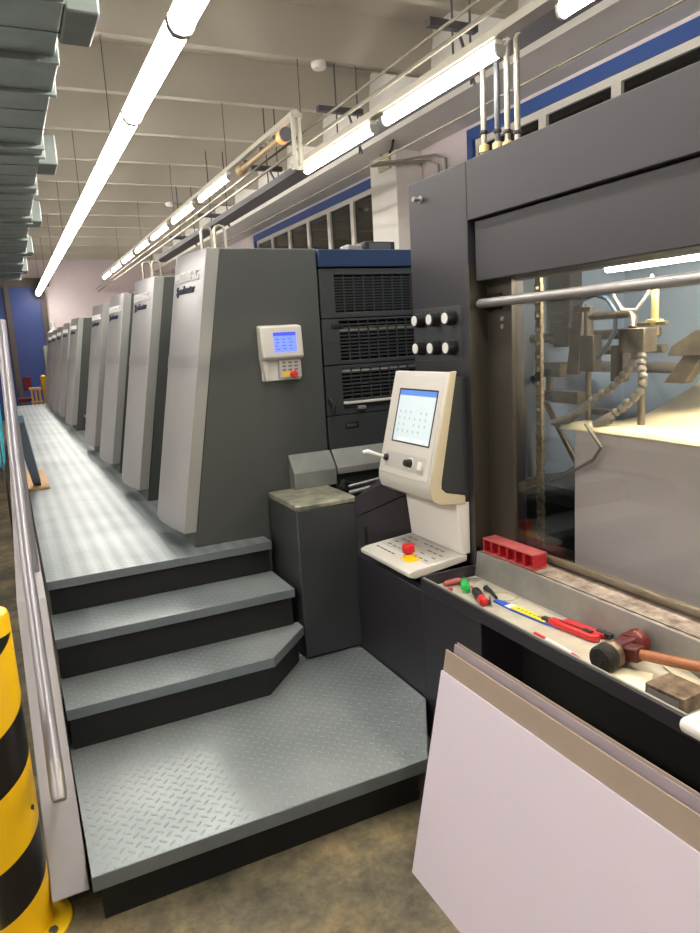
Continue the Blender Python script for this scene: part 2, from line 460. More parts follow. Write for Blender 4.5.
# hook rail carrying the cloth
hk = thing('cloth_stand', 'thin dark rod on which the cyan cloth hangs beside the walkway', 'stand', (-.12, 6.7, 0))
B().tube([(-.12, 6.46, 0.0), (-.12, 6.46, 1.31), (-.12, 6.93, 1.31), (-.12, 6.93, 0.0)], .006, 8).build('rod', 'darkmetal', hk)
# bar leaning at the gallery edge with its wooden foot board
tag(B().box(.02, .19, 5.68, 6.6, .72, .738).build('foot_board', 'wood', bevel=.003, loc=(.1, 6.1, .72)), 'thin plywood board lying on the walkway under the blue bar', 'board')
bb = B().tube([(.12, 5.86, .739), (.022, 3.93, 1.42)], .0001, 4)
bb.bm.free(); bb = B()
p0, p1 = Vector((.108, 5.83, .739)), Vector((.024, 4.05, 1.385))
dv = (p1 - p0).normalized(); wv = Vector((1, 0, 0)); wv = (wv - dv * wv.dot(dv)).normalized(); nv = dv.cross(wv)
bb.loft([[q + wv * a * .028 + nv * c * .02 for a, c in ((-1, -1), (1, -1), (1, 1), (-1, 1))] for q in (p0 + Vector((0, 0, .012)), p1)])
tag(bb.build('metal_bar', 'barblue', bevel=.002, loc=p0), 'blue grey flat bar slanting down to the plywood board', 'bar')

# hazard bollard
bo = thing('bollard', 'yellow and black striped safety bollard at the lower left', 'bollard', (-.155, 2.14, 0))
o = Vector((-.155, 2.14, 0))
def boll():
    b = B().lathe([(.05, .012), (.076, .012), (.076, .99), (.072, 1.002), (.058, 1.01), (.001, 1.014)], o, (0, 0, 1), 40)
    return b
boll().build('post', 'hazard', bo)
B().lathe([(.001, 0), (.128, 0), (.128, .008), (.123, .012), (.08, .014), (.001, .014)], o, (0, 0, 1), 40).build('base_flange', 'yellow', bo)
for k in range(4):
    a = PI/4 + k * PI/2
    B().lathe([(.001, .012), (.013, .012), (.013, .022), (.001, .022)], o + Vector((.1*math.cos(a), .1*math.sin(a), 0)), (0, 0, 1), 6).build('bolt', 'darkmetal', bo)

# ------------------------------------------------------------------ printing units
Y0 = 3.408
def xd(z): return .99 - .1765 * (2.163 - z)          # slanted operator side edge
prof = [(-.060, 0), (-.068, .025), (-.077, .06), (-.090, .13), (-.102, .21), (-.111, .29), (-.117, .36), (-.117, .40), (-.106, .435), (-.08, .452), (0, .455)]
def xfront(y, z):
    t = y - Y0
    for (a, s), (c, e) in zip(prof, prof[1:]):
        if s <= t <= e: return xd(z) + a + (c - a) * (t - s) / (e - s + 1e-9)
    return xd(z)
def text_mesh(name, body, size, yc, zc, m, parent, thick=.007, shear=0):
    cu = bpy.data.curves.new('txt', 'FONT'); cu.body = body; cu.size = 1; cu.align_x = 'CENTER'; cu.align_y = 'CENTER'; cu.shear = shear
    cu.extrude = 0
    to = bpy.data.objects.new('txt', cu); COL.objects.link(to)
    dg = bpy.context.evaluated_depsgraph_get(); dg.update()
    me = bpy.data.meshes.new_from_object(to.evaluated_get(dg))
    bpy.data.objects.remove(to); bpy.data.curves.remove(cu)
    b = B(); b.bm.from_mesh(me); bpy.data.meshes.remove(me)
    bmesh.ops.remove_doubles(b.bm, verts=b.bm.verts, dist=1e-5)
    bmesh.ops.triangulate(b.bm, faces=b.bm.faces)
    xs = [v.co.x for v in b.bm.verts]; wdt = max(xs) - min(xs)
    k = size / wdt
    ex = bmesh.ops.extrude_face_region(b.bm, geom=b.bm.faces[:])
    top = {v for v in ex['geom'] if isinstance(v, bmesh.types.BMVert)}
    for v in b.bm.verts:
        y = yc - v.co.x * k; z = zc + v.co.y * k * 1.25
        v.co = Vector((xfront(y, z) - (thick if v in top else -.001), y, z))
    return b.build(name, m, parent, smooth=0)

def make_unit():
    u = thing('printing_unit', 'nearest printing unit, its whole dark grey side and silver front in full view', 'printing unit', (.76, Y0, 0), 'printing units')
    B().prism([(xd(.72), .72), (xd(2.163), 2.163), (1.492, 2.161), (1.492, 1.0), (1.508, .93), (1.508, .0), (.86, .0), (.86, .72)], 1, Y0, Y0 + .62).build('body', 'unit', u, bevel=.006)
    B().box(1.1, 1.5, Y0 + .62, Y0 + 1.285, 0, 1.95).build('rear_frame', 'guard', u)
    B().box(1.51, 3.7, Y0 + .3, Y0 + 1.285, 0, 1.9).build('cylinder_housing', 'guard', u)
    # silver cover
    zs = [.80, .83, .9, 1.15, 1.4, 1.65, 1.9, 2.1, 2.148, 2.163]
    ring = []
    for z in zs:
        sh = 1.0
        if z == .80: sh = .9
        if z == 2.163: sh = .985
        r = [(xd(z) + a * (1 if i == 0 else sh), Y0 + y, z) for i, (a, y) in enumerate(prof)]
        r.append((xd(z), Y0 + .005, z))
        ring.append(r)
    c = B().loft(ring).build('front_cover', 'silver', u, smooth=50)
    # pale edge strip facing the aisle
    B().prism([(xd(.8) - .062, .8), (xd(2.163) - .062, 2.163), (xd(2.163), 2.163), (xd(.8), .8)], 1, Y0 - .006, Y0 + .004).build('edge_strip', 'silver2', u, bevel=.002)
    # grip band across the cover
    b = B(); rr = []
    for z in (1.605, 1.665):
        rr.append([(xd(z) + a - .0025, Y0 + y, z) for a, y in prof[:-1]] + [(xd(z) + a + .01, Y0 + y, z) for a, y in reversed(prof[:-1])])
    b.loft(rr).build('grip_band', 'band', c, smooth=50)
    text_mesh('lettering', 'HEIDELBERG', .31, Y0 + .2, 2.045, 'letter', c)
    text_mesh('model_lettering', 'Speedmaster', .24, Y0 + .205, 1.985, 'navy', c, shear=.25)
    # step plate between the units
    s = B().box(.84, 1.2, Y0 + .64, Y0 + 1.28, .90, .925); s.build('step_plate', 'lip', u, bevel=.002)
    B().box(.88, 1.2, Y0 + .64, Y0 + 1.28, .0, .9).build('step_base', 'black', u)
    return u
unit = make_unit()
far_lab = ['second printing unit from the front, directly behind the nearest one',
           'third printing unit from the front, next past the second',
           'fourth printing unit from the front, last before the wide gap',
           'fifth printing unit from the front, dark side showing in the wide gap',
           'sixth printing unit from the front, just beyond the gap unit',
           'seventh printing unit from the front in the far group',
           'eighth printing unit from the front, last but one at the far end',
           'farthest printing unit at the far end of the walkway']
for y, lb in zip((4.705, 5.99, 7.275, 9.83, 11.2, 12.55, 13.9, 15.25), far_lab):
    dup(unit, (.76, y, 0), lb)
# low dryer between fourth and fifth units
d = thing('dryer_section', 'low dark dryer section filling the wide gap between printing units', 'press section', (1.1, 8.55, 0))
B().box(1.1, 3.7, 8.57, 9.8, 0, 1.9).build('body', 'guard', d, bevel=.01)
B().box(.84, 1.1, 8.57, 9.8, .9, .925).build('step_plate', 'lip', d)
B().box(.88, 1.09, 8.57, 9.8, 0, .9).build('step_base', 'black', d)

# kick plate on the nearest unit
M['kick'] = mat('scuffed_grey', '787a76', .45, .1, .12, 9)
kp = [(Y0, 1.126), (Y0 - .075, 1.035), (Y0 - .075, .95), (Y0, .95)]
k = B().prism(kp, 0, 1.262, 1.5).build('kick_plate', 'kick', unit, bevel=.003)
k['label'] = 'scuffed grey kick plate'

# control panel on the nearest unit
cp = thing('wall_control_panel', 'small cream control panel with blue screen on nearest printing unit', 'control panel', (1.25, Y0, 1.5))
B().prism([(Y0, 1.79), (Y0 - .06, 1.782), (Y0 - .075, 1.63), (Y0 - .05, 1.615), (Y0, 1.615)], 0, 1.142, 1.362).build('housing', 'cream', cp, bevel=.008)
def slab(x0, x1, z0, z1, t=.0015):
    """thin layer on the slanted face of the panel housing"""
    fy = lambda z: Y0 - .06 - .015 * (1.782 - z) / .152
    b = B(); b.loft([[(x, fy(z) - e, z) for x, z in ((x0, z0), (x1, z0), (x1, z1), (x0, z1))] for e in (-.002, t)])
    return b
sc = slab(1.206, 1.325, 1.655, 1.752).build('screen', 'screenblue', cp)
slab(1.206, 1.325, 1.735, 1.752, .0022).build('title_bar', 'screenbluedark', sc)
mk = B()
for r in range(4):
    for q in range(3):
        x = 1.213 + q * .036 + .004 * (r % 2); z = 1.72 - r * .016
        s = slab(x, x + .02 - .004 * ((r + q) % 3), z - .004, z, .0022); tmp = bpy.data.meshes.new('t'); s.bm.to_mesh(tmp); s.bm.free(); mk.bm.from_mesh(tmp)
mk.build('screen_rows', 'screenbluedark', sc)
B().box(1.152, 1.36, Y0 - .018, Y0, 1.513, 1.615).build('lower_housing', 'whitep', cp, bevel=.005)
B().prism([(1.145, 1.615), (1.175, 1.615), (1.175, 1.52), (1.16, 1.513)], 1, Y0 - .05, Y0).build('side_cheek', 'cream', cp, bevel=.003)
kd = B().box(1.235, 1.352, Y0 - .048, Y0 - .018, 1.525, 1.615).build('keypad', 'keypad', cp, bevel=.003)
km = B()
for r in range(3):
    for q in range(3):
        km.box(1.25 + q * .032, 1.268 + q * .032, Y0 - .0505, Y0 - .047, 1.598 - r * .018, 1.606 - r * .018)
km.build('keys', 'keymark', kd)
B().box(1.25, 1.30, Y0 - .0495, Y0 - .047, 1.533, 1.555).build('stop_label', 'yellow', kd)
B().lathe([(.011, 0), (.011, .012), (.02, .016), (.02, .028), (.015, .033), (.001, .034)], (1.302, Y0 - .047, 1.543), (0, -1, 0)).build('stop_button', 'red', cp)

# ------------------------------------------------------------------ guarded coating section between unit and delivery
g = thing('guard_cabinet', 'dark slotted guard cabinet with blue top right of nearest printing unit', 'guard', (1.5, Y0, 0))
B().box(1.515, 3.7, Y0 + .09, Y0 + .28, .3, 2.07).build('body', 'hole', g)
B().box(1.498, 3.7, Y0 - .012, Y0 + .3, 2.068, 2.157).build('blue_hood', 'blue', g, bevel=.005)
def grille(z0, z1, gz0, gz1, rows, x0=1.585):
    p = B()
    p.box(1.502, x0, Y0, Y0 + .02, z0, z1)
    p.box(x0, 3.7, Y0, Y0 + .02, z0, gz0); p.box(x0, 3.7, Y0, Y0 + .02, gz1, z1)
    po = p.build('guard_door', 'guard', g, bevel=.002)
    s = B(); h = (gz1 - gz0) / rows
    for i in range(1, rows): s.box(x0, 3.7, Y0 + .003, Y0 + .012, gz0 + i*h - h*.2, gz0 + i*h + h*.2)
    for i in range(1, 36): s.box(x0 + i*.058 - .0022, x0 + i*.058 + .0022, Y0 + .004, Y0 + .014, gz0, gz1)
    s.build('grille', 'guard', po, smooth=0)
    return po
grille(1.812, 2.062, 1.84, 2.03, 13)
gb = grille(1.57, 1.806, 1.59, 1.795, 11, 1.6)
gc = grille(1.305, 1.564, 1.385, 1.545, 8, 1.6)
B().tube([(1.6, Y0 + .027, 1.750), (3.6, Y0 + .027, 1.750)], .014, 12).build('roller', 'rollertan', gb)
B().tube([(1.6, Y0 + .03, 1.7), (3.6, Y0 + .03, 1.7)], .005, 8).build('roller', 'steel', gb)
B().tube([(1.6, Y0 + .027, 1.532), (3.6, Y0 + .027, 1.532)], .013, 12).build('roller', 'white', gc)
B().tube([(1.6, Y0 + .03, 1.46), (3.6, Y0 + .03, 1.46)], .005, 8).build('roller', 'steel', gc)
B().box(1.60, 3.6, Y0 - .012, Y0 + .004, 1.358, 1.372).build('edge_bar', 'cream', gc, bevel=.003)
B().box(1.60, 3.6, Y0 - .004, Y0 + .004, 1.335, 1.355).build('slot', 'hole', gc)
B().box(1.675, 1.72, Y0 - .03, Y0 + .004, 1.325, 1.345).build('latch', 'steel', gc, bevel=.005)
B().box(1.552, 1.625, Y0 - .004, Y0 + .01, 1.755, 1.782).build('grip_recess', 'hole', gb, bevel=.008)
B().tube([(1.515, Y0 - .01, 1.40), (1.53, Y0 - .03, 1.36), (1.525, Y0 - .02, 1.325)], .012, 8).build('hinge', 'cable', gc)
lp = B().box(1.502, 3.7, Y0, Y0 + .02, .99, 1.299).build('lower_door', 'guard', g, bevel=.002)
B().box(1.60, 1.685, Y0 - .003, Y0 + .01, 1.225, 1.265).build('grip_recess', 'hole', lp, bevel=.012)
B().box(1.604, 1.67, Y0 - .004, Y0 + .01, 1.229, 1.255).build('grip_plate', 'guard', lp, bevel=.01)
k2 = B().prism(kp[:2] + [(Y0 - .075, 1.0), (Y0, 1.0)], 0, 1.508, 3.0).build('kick_plate', 'kick', g, bevel=.003)
k2['label'] = 'scuffed grey kick plate'
B().box(1.508, 3.6, Y0 - .03, Y0 + .02, .9, .99).build('bottom_beam', 'guard', g, bevel=.003)
B().box(1.508, 3.6, Y0 - .015, Y0 + .02, .3, .895).build('bottom_panel', 'black', g)
for z, r in ((.965, .008), (.93, .013)):
    B().tube([(1.55, 3.3, z - .03), (1.75, 3.26, z), (2.2, 3.2, z + .02)], r, 10).build('linkage', 'steel', g)
B().tube([(1.46, 3.2, .95), (1.52, 3.3, .965), (1.58, 3.32, .94)], .014, 8).build('linkage', 'cable', g)
B().box(1.5, 2.5, 3.12, 3.38, .80, .86).build('ledge', 'guard', g)
# small black box on the blue hood
tb = thing('sensor_box', 'small black and grey device lying on the blue hood', 'device', (1.85, 3.6, 2.157))
B().box(1.83, 2.02, 3.52, 3.66, 2.157, 2.215).build('housing', 'cable', tb, bevel=.006)
B().box(1.74, 1.83, 3.54, 3.64, 2.157, 2.2).build('connector', 'steel', tb, bevel=.004)
B().box(1.86, 1.99, 3.515, 3.53, 2.17, 2.205).build('front_plate', 'darkmetal', tb, bevel=.002)

# ------------------------------------------------------------------ box beside the steps
bx = thing('side_box', 'dark grey floor box with a worn metal top beside the steps', 'cabinet', (1.28, 3.2, .18))
B().box(1.132, 1.441, 3.0, 3.385, .19, .925).build('body', 'dark2', bx, bevel=.006)
B().box(1.15, 1.42, 3.02, 3.37, .18, .19).build('foot', 'black', bx)
B().prism([(3.0, .925), (2.997, .945), (3.01, .952), (3.385, .952), (3.385, .925)], 0, 1.128, 1.445).build('metal_top', 'boxtop', bx, bevel=.004)

# ------------------------------------------------------------------ delivery
D = thing('delivery_unit', 'big anthracite delivery unit with glass front on the right', 'press section', (1.7, 1.4, 0))
XU, XD = 1.70, 1.79
YL, YS, YN = 2.826, 2.391, .15
col = B().box(XU, 1.98, YS, YL, .715, 2.352).build('control_column', 'dark', D, bevel=.004)
B().box(XU, 3.7, YN, YS - .004, 2.128, 2.352).build('upper_header', 'dark', D, bevel=.004)
B().box(XU + .022, 1.95, YN, YS - .02, 1.895, 2.124).build('lower_header', 'dark', D, bevel=.004)
B().box(XU + .02, 3.7, YS - .002, YL - .002, 2.3, 2.35).build('roof', 'dark', D)
B().box(1.98, 3.7, YL - .06, YL, .7, 2.3).build('end_wall', 'inner', D)
B().box(2.95, 3.7, YN, YL - .06, .7, 2.13).build('rear_wall', 'inner', D)
B().box(1.8, 3.0, YN, YS + .3, .6, .70).build('inner_floor', 'innerdark', D)
B().box(1.82, 2.95, YN, 2.38, 2.08, 2.128).build('inner_ceiling', 'cream', D)
B().box(2.9, 2.945, 2.2, 2.24, 1.2, 2.08).build('wall_seam', 'darkmetal', D)
# door frame and glass
B().box(1.785, 1.803, 2.232, 2.386, .782, 1.95).build('door_frame', 'doorframe', D, bevel=.004)
B().box(1.787, 1.803, YN, 2.232, 1.90, 1.95).build('door_rail', 'doorframe', D, bevel=.003)
B().box(1.70, 1.79, YS - .006, YS + .002, .78, 1.96).build('column_side', 'doorframe', D)
gl = B().box(1.796, 1.802, YN, 2.234, .822, 1.902).build('glass_pane', 'glass', D, smooth=0)
B().box(1.776, 1.79, 2.285, 2.388, 1.782, 1.845).build('handle_slot', 'hole', D, bevel=.006)
hb = B().tube([(1.735, 2.372, 1.808), (1.735, 2.36, 1.809), (1.735, .2, 1.812)], [.014, .018, .018], 20).build('handle_bar', 'steel', D)
B().box(1.735, 1.80, 2.31, 2.35, 1.80, 1.82).build('bracket', 'hole', hb)
B().box(1.786, 1.80, 2.29, 2.305, .86, 1.22).build('door_lock', 'hole', D, bevel=.004)
for z in (1.715, 1.745):
    B().lathe([(.001, 0), (.009, 0), (.009, .006), (.003, .006), (.001, .002)], (1.785, 2.285, z), (-1, 0, 0), 12).build('screw', 'steel', D)
# sill with its rail
B().box(1.708, 1.84, YN, YS - .008, .70, .782).build('sill', 'sill', D, bevel=.003)
B().tube([(1.836, YN, .803), (1.836, YS - .03, .803)], .0155, 12).build('sill_rail', 'railbrown', D)
B().box(1.719, 1.7225, YN, YS - .03, .775, .7835).build('sill_groove', 'hole', D)
# tray: a sheet metal trough with a dark front
B().prism([(1.432, .72), (1.44, .72), (1.44, .674), (1.69, .674), (1.704, .782), (1.712, .782), (1.698, .664), (1.432, .664)], 1, YN, YS - .006).build('tool_tray', 'tray', D, bevel=.0015)
B().box(1.442, 1.688, YN, YS - .012, .6745, .678).build('tray_liner', 'trayfloor', D)
B().box(1.425, 1.445, YN, YS, .665, .715).build('tray_front', 'dark', D, bevel=.002)
B().prism([(1.43, .664), (1.43, .722), (1.69, .722), (1.706, .80), (1.72, .80), (1.72, .664)], 1, YS - .006, YS + .006).build('tray_end', 'dark', D)
# lower casing
B().box(1.43, 1.8, 1.99, YS, .0, .664).build('lower_panel', 'dark', D, bevel=.004)
B().box(1.62, 2.9, YN, 1.99, .0, .66).build('lower_recess', 'hole', D)
B().box(1.2, 1.44, YN, 1.64, .02, .42).build('pile_guard', 'hole', D)
B().box(1.432, 1.9, YS + .002, 2.994, .0, .66).build('side_panel', 'dark', D, bevel=.004)
# upper end block with a sloping hood
dg_ = lambda x: 2.994 - .515 * (x - 1.436)
def diag(zlo, zhi, name):
    xs = (1.436, 1.52, 1.60, 1.70)
    fr = [(x, dg_(x), zlo(x)) for x in xs] + [(x, dg_(x), zhi(x)) for x in reversed(xs)]
    bk = [(x, 2.998, z) for x, y, z in fr]
    return B().loft([fr, bk]).build(name, 'dark', D, smooth=0)
seam = lambda x: .852 + .455 * (x - 1.436)
top_ = lambda x: .942 + .56 * (x - 1.436)
diag(lambda x: .661, lambda x: seam(x) - .006, 'end_block')
diag(seam, top_, 'hood')
B().loft([[(x, dg_(x) + e, z) for x, z in ((1.468, .70), (1.482, .70), (1.482, .80), (1.468, .80))] for e in (-.002, .004)]).build('door_slot', 'hole', D)
# knob field
kpn = B().box(XU - .002, XU + .01, 2.446, 2.805, 1.585, 1.81).build('knob_plate', 'dark2', D, bevel=.001)
for z in (1.762, 1.641):
    for y in (2.738, 2.618, 2.497):
        kn = B().lathe([(.026, 0), (.031, .004), (.031, .032), (.029, .045), (.001, .046)], (XU - .002, y, z), (-1, 0, 0), 24).build('knob', 'knob', D)
        B().lathe([(.022, 0), (.022, .002), (.021, .003), (.001, .003)], (XU - .047, y, z), (-1, 0, 0), 24).build('knob_cap', 'knobcap', kn)
bt = B().lathe([(.016, 0), (.016, .006), (.008, .008), (.008, .03), (.011, .031), (.011, .04), (.001, .041)], (XU, 2.722, 2.272), (-1, 0, 0), 16).build('bolt', 'steel', D)

# interior lamp
il = thing('delivery_lamp', 'lit fluorescent lamp under the delivery header behind the glass', 'lamp', (2.15, 1.2, 2.0))
B().box(2.1, 2.2, .4, 2.12, 1.936, 2.078).build('housing', 'lampbody', il)
B().tube([(2.15, .42, 1.915), (2.15, 2.10, 1.915)], .018, 12).build('lamp_tube', 'lampwarm', il)

# paper pile behind the glass, with the top sheet curling in from the rear
pp = thing('paper_pile', 'tall stack of white printed sheets behind the glass', 'paper stack', (2.4, 1.2, .7))
B().box(2.0, 2.75, YN + .1, 2.118, .74, 1.292).build('sheets', 'paper', pp, smooth=0)
B().box(1.99, 2.76, YN + .1, 2.125, .70, .74).build('pallet', 'wood', pp, smooth=0)
b = B(); cols = 14
vs = []
for j in range(cols):
    u = j / (cols - 1)
    x = 1.985 + .92 * u; z = 1.296 + .02 * math.sin(PI * min(1, u * 4)) + .2 * max(0, (u - .45)) ** 1.4 * 2.0
    vs.append([b.bm.verts.new((x, YN + .1 + (2.09 - YN) * i / 9, z + .004 * math.sin(i))) for i in range(10)])
for a, c in zip(vs, vs[1:]):
    for i in range(9): b.bm.faces.new([a[i], a[i+1], c[i+1], c[i]])
tsq = b.build('top_sheet', 'cream_and_lamplit_paper', pp, smooth=80)  # the lamp's yellow light is put into this sheet's colour
tsq.modifiers.new('solid', 'SOLIDIFY').thickness = .003

# machinery behind the glass
ch = tag(B().box(1.945, 1.963, 2.295, 2.325, .72, 2.08).build('lift_chain', 'chainm', smooth=0, loc=(1.955, 2.31, .72)), 'oily vertical lifting chain just behind the glass, left of the paper stack', 'chain')
for i in range(44):
    pass
# rebuild the chain as links
bpy.data.objects.remove(ch)
ch = B()
for i in range(48):
    z = .79 + i * .027
    if i % 2: ch.box(1.936, 1.954, 2.241, 2.249, z, z + .034); ch.box(1.936, 1.954, 2.269, 2.277, z, z + .034)
    else: ch.box(1.937, 1.953, 2.244, 2.274, z - .006, z + .036)
tag(ch.build('lift_chain', 'chainm', bevel=.002, loc=(1.945, 2.26, .79)), 'oily vertical lifting chain just behind the glass, left of the paper stack', 'chain')

na = thing('air_nozzle_head', 'steel blower head with jointed hoses over the paper stack', 'machine part', (2.17, 1.95, 1.6))
blk = B().box(2.12, 2.19, 1.895, 2.015, 1.59, 1.68).build('valve_block', 'machine', na, bevel=.004)
B().tube([(2.2, 2.24, 1.735), (2.2, 2.03, 1.735), (2.19, 2.005, 1.72), (2.17, 1.995, 1.68)], .016, 14).build('elbow_pipe', 'machine', na)
def loc_line(pts, r=.017):
    pts = [Vector(p) for p in pts]; path = []
    for a, c in zip(pts, pts[1:]):
        n = max(2, int((c - a).length / .024))
        for i in range(n):
            for t, k in ((.0, .62), (.35, 1.0), (.7, 1.0), (.98, .55)):
                path.append((a.lerp(c, (i + t) / n), r * k))
    return B().tube([p for p, _ in path], [k for _, k in path], 12)
h1 = loc_line([(2.15, 1.952, 1.59), (2.14, 1.994, 1.515), (2.13, 2.058, 1.451), (2.12, 2.136, 1.408), (2.11, 2.191, 1.36), (2.1, 2.26, 1.315)]).build('jointed_hose', 'hose', na)
h2 = loc_line([(2.13, 1.911, 1.592), (2.12, 1.905, 1.541), (2.11, 1.881, 1.49), (2.1, 1.898, 1.437), (2.08, 1.945, 1.393), (2.06, 2.0, 1.345)]).build('jointed_hose', 'hose', na)
for hh, p, q in ((h1, (2.1, 2.25, 1.32), (2.06, 2.32, 1.30)), (h2, (2.06, 1.995, 1.345), (2.03, 2.05, 1.318))):
    B().tube([p, q], [.022, .012], 10).build('nozzle', 'hose', hh)
B().tube([(2.18, 1.955, 1.59), (2.18, 1.955, 1.31)], .014, 12).build('stand_rod', 'machine', na)
B().lathe([(.008, 0), (.014, .02), (.014, .12), (.032, .122), (.032, .132), (.016, .134), (.016, .18), (.001, .182)], (2.2, 1.917, 1.83), (0, 0, -1), 18).build('sensor', 'brass', na)
B().tube([(2.2, 1.917, 1.83), (2.22, 1.95, 1.87), (2.25, 1.99, 1.81), (2.25, 2.05, 1.75), (2.25, 2.12, 1.755), (2.25, 2.17, 1.82)], .006, 8).build('cable', 'cream', na)
B().box(2.19, 2.21, 1.86, 2.0, 1.685, 1.70).build('sensor_bracket', 'machine', na, bevel=.002)

gc_ = thing('gripper_carriage', 'oily steel suction carriage with slide plates and blue air hose behind glass', 'machine part', (2.28, 2.3, 1.5))
B().prism([(2.335, 1.79), (2.392, 1.79), (2.44, 1.49), (2.37, 1.49)], 0, 2.25, 2.275).build('slide_plate', 'machine', gc_, bevel=.003)
B().box(2.18, 2.23, 2.205, 2.285, 1.51, 1.66).build('cylinder_body', 'machined', gc_, bevel=.004)
B().tube([(2.2, 2.25, 1.76), (2.2, 2.25, 1.65)], .02, 12).build('piston', 'machine', gc_)
B().tube([(2.2, 2.25, 1.53), (2.2, 2.25, 1.29)], .012, 12).build('piston_rod', 'machine', gc_)
B().box(2.185, 2.215, 2.23, 2.33, 1.755, 1.775).build('top_bridge', 'machine', gc_, bevel=.002)
B().tube([(2.2, 2.31, 1.77), (2.2, 2.284, 1.805), (2.2, 2.217, 1.82), (2.2, 2.15, 1.8), (2.2, 2.105, 1.746), (2.2, 2.109, 1.676), (2.2, 2.145, 1.617), (2.2, 2.2, 1.565)], .009, 10).build('air_hose', 'bluehose', gc_)
B().box(2.28, 2.33, 2.46, 2.555, 1.61, 1.72).build('valve', 'machined', gc_, bevel=.005)
for z in (1.685, 1.63):
    B().tube([(2.3, 2.46, z), (2.3, 2.36, z)], .014, 12).build('connector', 'machine', gc_)
B().tube([(2.34, 2.77, 1.65), (2.34, 2.02, 1.66)], .022, 12).build('cross_shaft', 'machined', gc_)
cc = B().box(2.26, 2.34, 2.49, 2.665, 1.475, 1.541).build('carriage_block', 'machine', gc_, bevel=.004)
B().tube([(2.3, 2.6, 1.48), (2.3, 2.6, 1.40)], .018, 12).build('guide_pin', 'machine', gc_)
B().box(2.27, 2.33, 2.39, 2.63, 1.355, 1.41).build('lower_block', 'machine', gc_, bevel=.004)
B().box(2.265, 2.272, 2.56, 2.64, 1.365, 1.402).build('counter', 'cable', gc_)
B().box(2.28, 2.32, 2.14, 2.21, 1.46, 1.613).build('pillar', 'machined', gc_, bevel=.004)
B().box(2.26, 2.29, 2.2, 2.34, 1.32, 1.345).build('suction_bar', 'machine', gc_, bevel=.003)
B().tube([(2.28, 2.7, 1.47), (2.28, 2.35, 1.02)], .014, 8).build('brace', 'machine', gc_)

sb = thing('sheet_brake_beam', 'oily cross beam with slanted bracket behind glass at the right', 'machine part', (2.42, 1.5, 1.6))
B().prism([(1.2, 1.66), (1.9, 1.66), (2.01, 1.60), (2.03, 1.56), (1.2, 1.56)], 0, 2.4, 2.5).build('beam', 'machine', sb, bevel=.004)
B().prism([(1.88, 1.56), (1.97, 1.56), (2.06, 1.45), (1.96, 1.45)], 0, 2.42, 2.47).build('bracket', 'machine', sb, bevel=.003)
B().tube([(2.45, 2.08, 1.59), (2.45, 2.6, 1.58)], .02, 12).build('shaft', 'machine', sb)
B().tube([(2.6, .5, 1.50), (2.6, 2.72, 1.50)], .026, 14).build('long_shaft', 'steel', sb)

eb = thing('electrical_panel', 'dark electric cabinet fixed inside the delivery behind glass', 'electric cabinet', (2.45, 2.65, 1.7))
B().box(2.42, 2.5, 2.6, 2.74, 1.62, 2.07).build('housing', 'innerdark', eb, bevel=.004)
B().box(2.41, 2.425, 2.62, 2.72, 1.80, 1.86).build('label_plate', 'cable', eb)
for z in (1.68, 1.72, 1.76):
    B().box(2.415, 2.425, 2.63, 2.71, z, z + .012).build('terminal', 'darkmetal', eb)
cb_ = thing('wire_bracket', 'bent grey wire stops in front of the paper stack', 'wire', (2.15, 2.2, 1.2))
B().tube([(2.2, 2.23, 1.27), (2.18, 2.195, 1.203), (2.17, 2.24, 1.132), (2.15, 2.42, 1.02), (2.15, 2.68, .92)], .007, 8).build('wire', 'hose', cb_)
wb = B().tube([(1.97, 2.03, 1.33), (1.97, 1.95, 1.247), (1.97, 1.99, 1.194), (1.97, 2.18, 1.09)], .007, 8).build('wire', 'hose', cb_)
lb = thing('lower_crossbeam', 'dark low crossbeam behind the glass left of the paper stack', 'machine part', (2.3, 2.4, .95))
B().box(2.2, 2.9, 2.14, 2.7, .9, .98).build('beam', 'innerdark', lb, bevel=.004)
B().box(2.2, 2.9, 2.14, 2.7, .70, .9).build('base', 'hole', lb)
B().box(2.19, 2.2, 2.14, 2.7, .955, .985).build('edge', 'darkmetal', lb)

# ------------------------------------------------------------------ operator console on the column
cK = 1.0119
def cz(x, z): return (x * cK, 1.7 + (z - 1.7) * cK)
CY0, CY1 = 2.420, 2.868
con = thing('operator_console', 'cream operator console with touch screen and keypad beside the glass front', 'control console', (1.66, 2.64, .74))
sp = [cz(1.600, 1.545), cz(1.628, 1.545), cz(1.536, 1.10), cz(1.535, 1.075), cz(1.56, 1.05), cz(1.653, 1.028), cz(1.653, .998), cz(1.53, 1.01), cz(1.497, 1.03), cz(1.486, 1.065), cz(1.488, 1.10)]
hs = B().prism(sp, 1, CY0, CY1 - .0).build('screen_housing', 'cream', con, bevel=.006, seg=3)
B().prism([cz(1.600, 1.549), cz(1.630, 1.549), cz(1.54, 1.10), cz(1.54, 1.075), cz(1.563, 1.054), cz(1.655, 1.032), cz(1.655, .996), cz(1.53, 1.008), cz(1.495, 1.028), cz(1.484, 1.065), cz(1.486, 1.10)], 1, CY0 - .006, CY0 + .004).build('edge_trim', 'beige', con, bevel=.003)
B().prism([cz(1.628, 1.53), cz(1.69, 1.52), cz(1.69, 1.02), cz(1.57, 1.05), cz(1.545, 1.08)], 1, CY0 + .01, CY1 - .01).build('rear_housing', 'guard', con, bevel=.004)
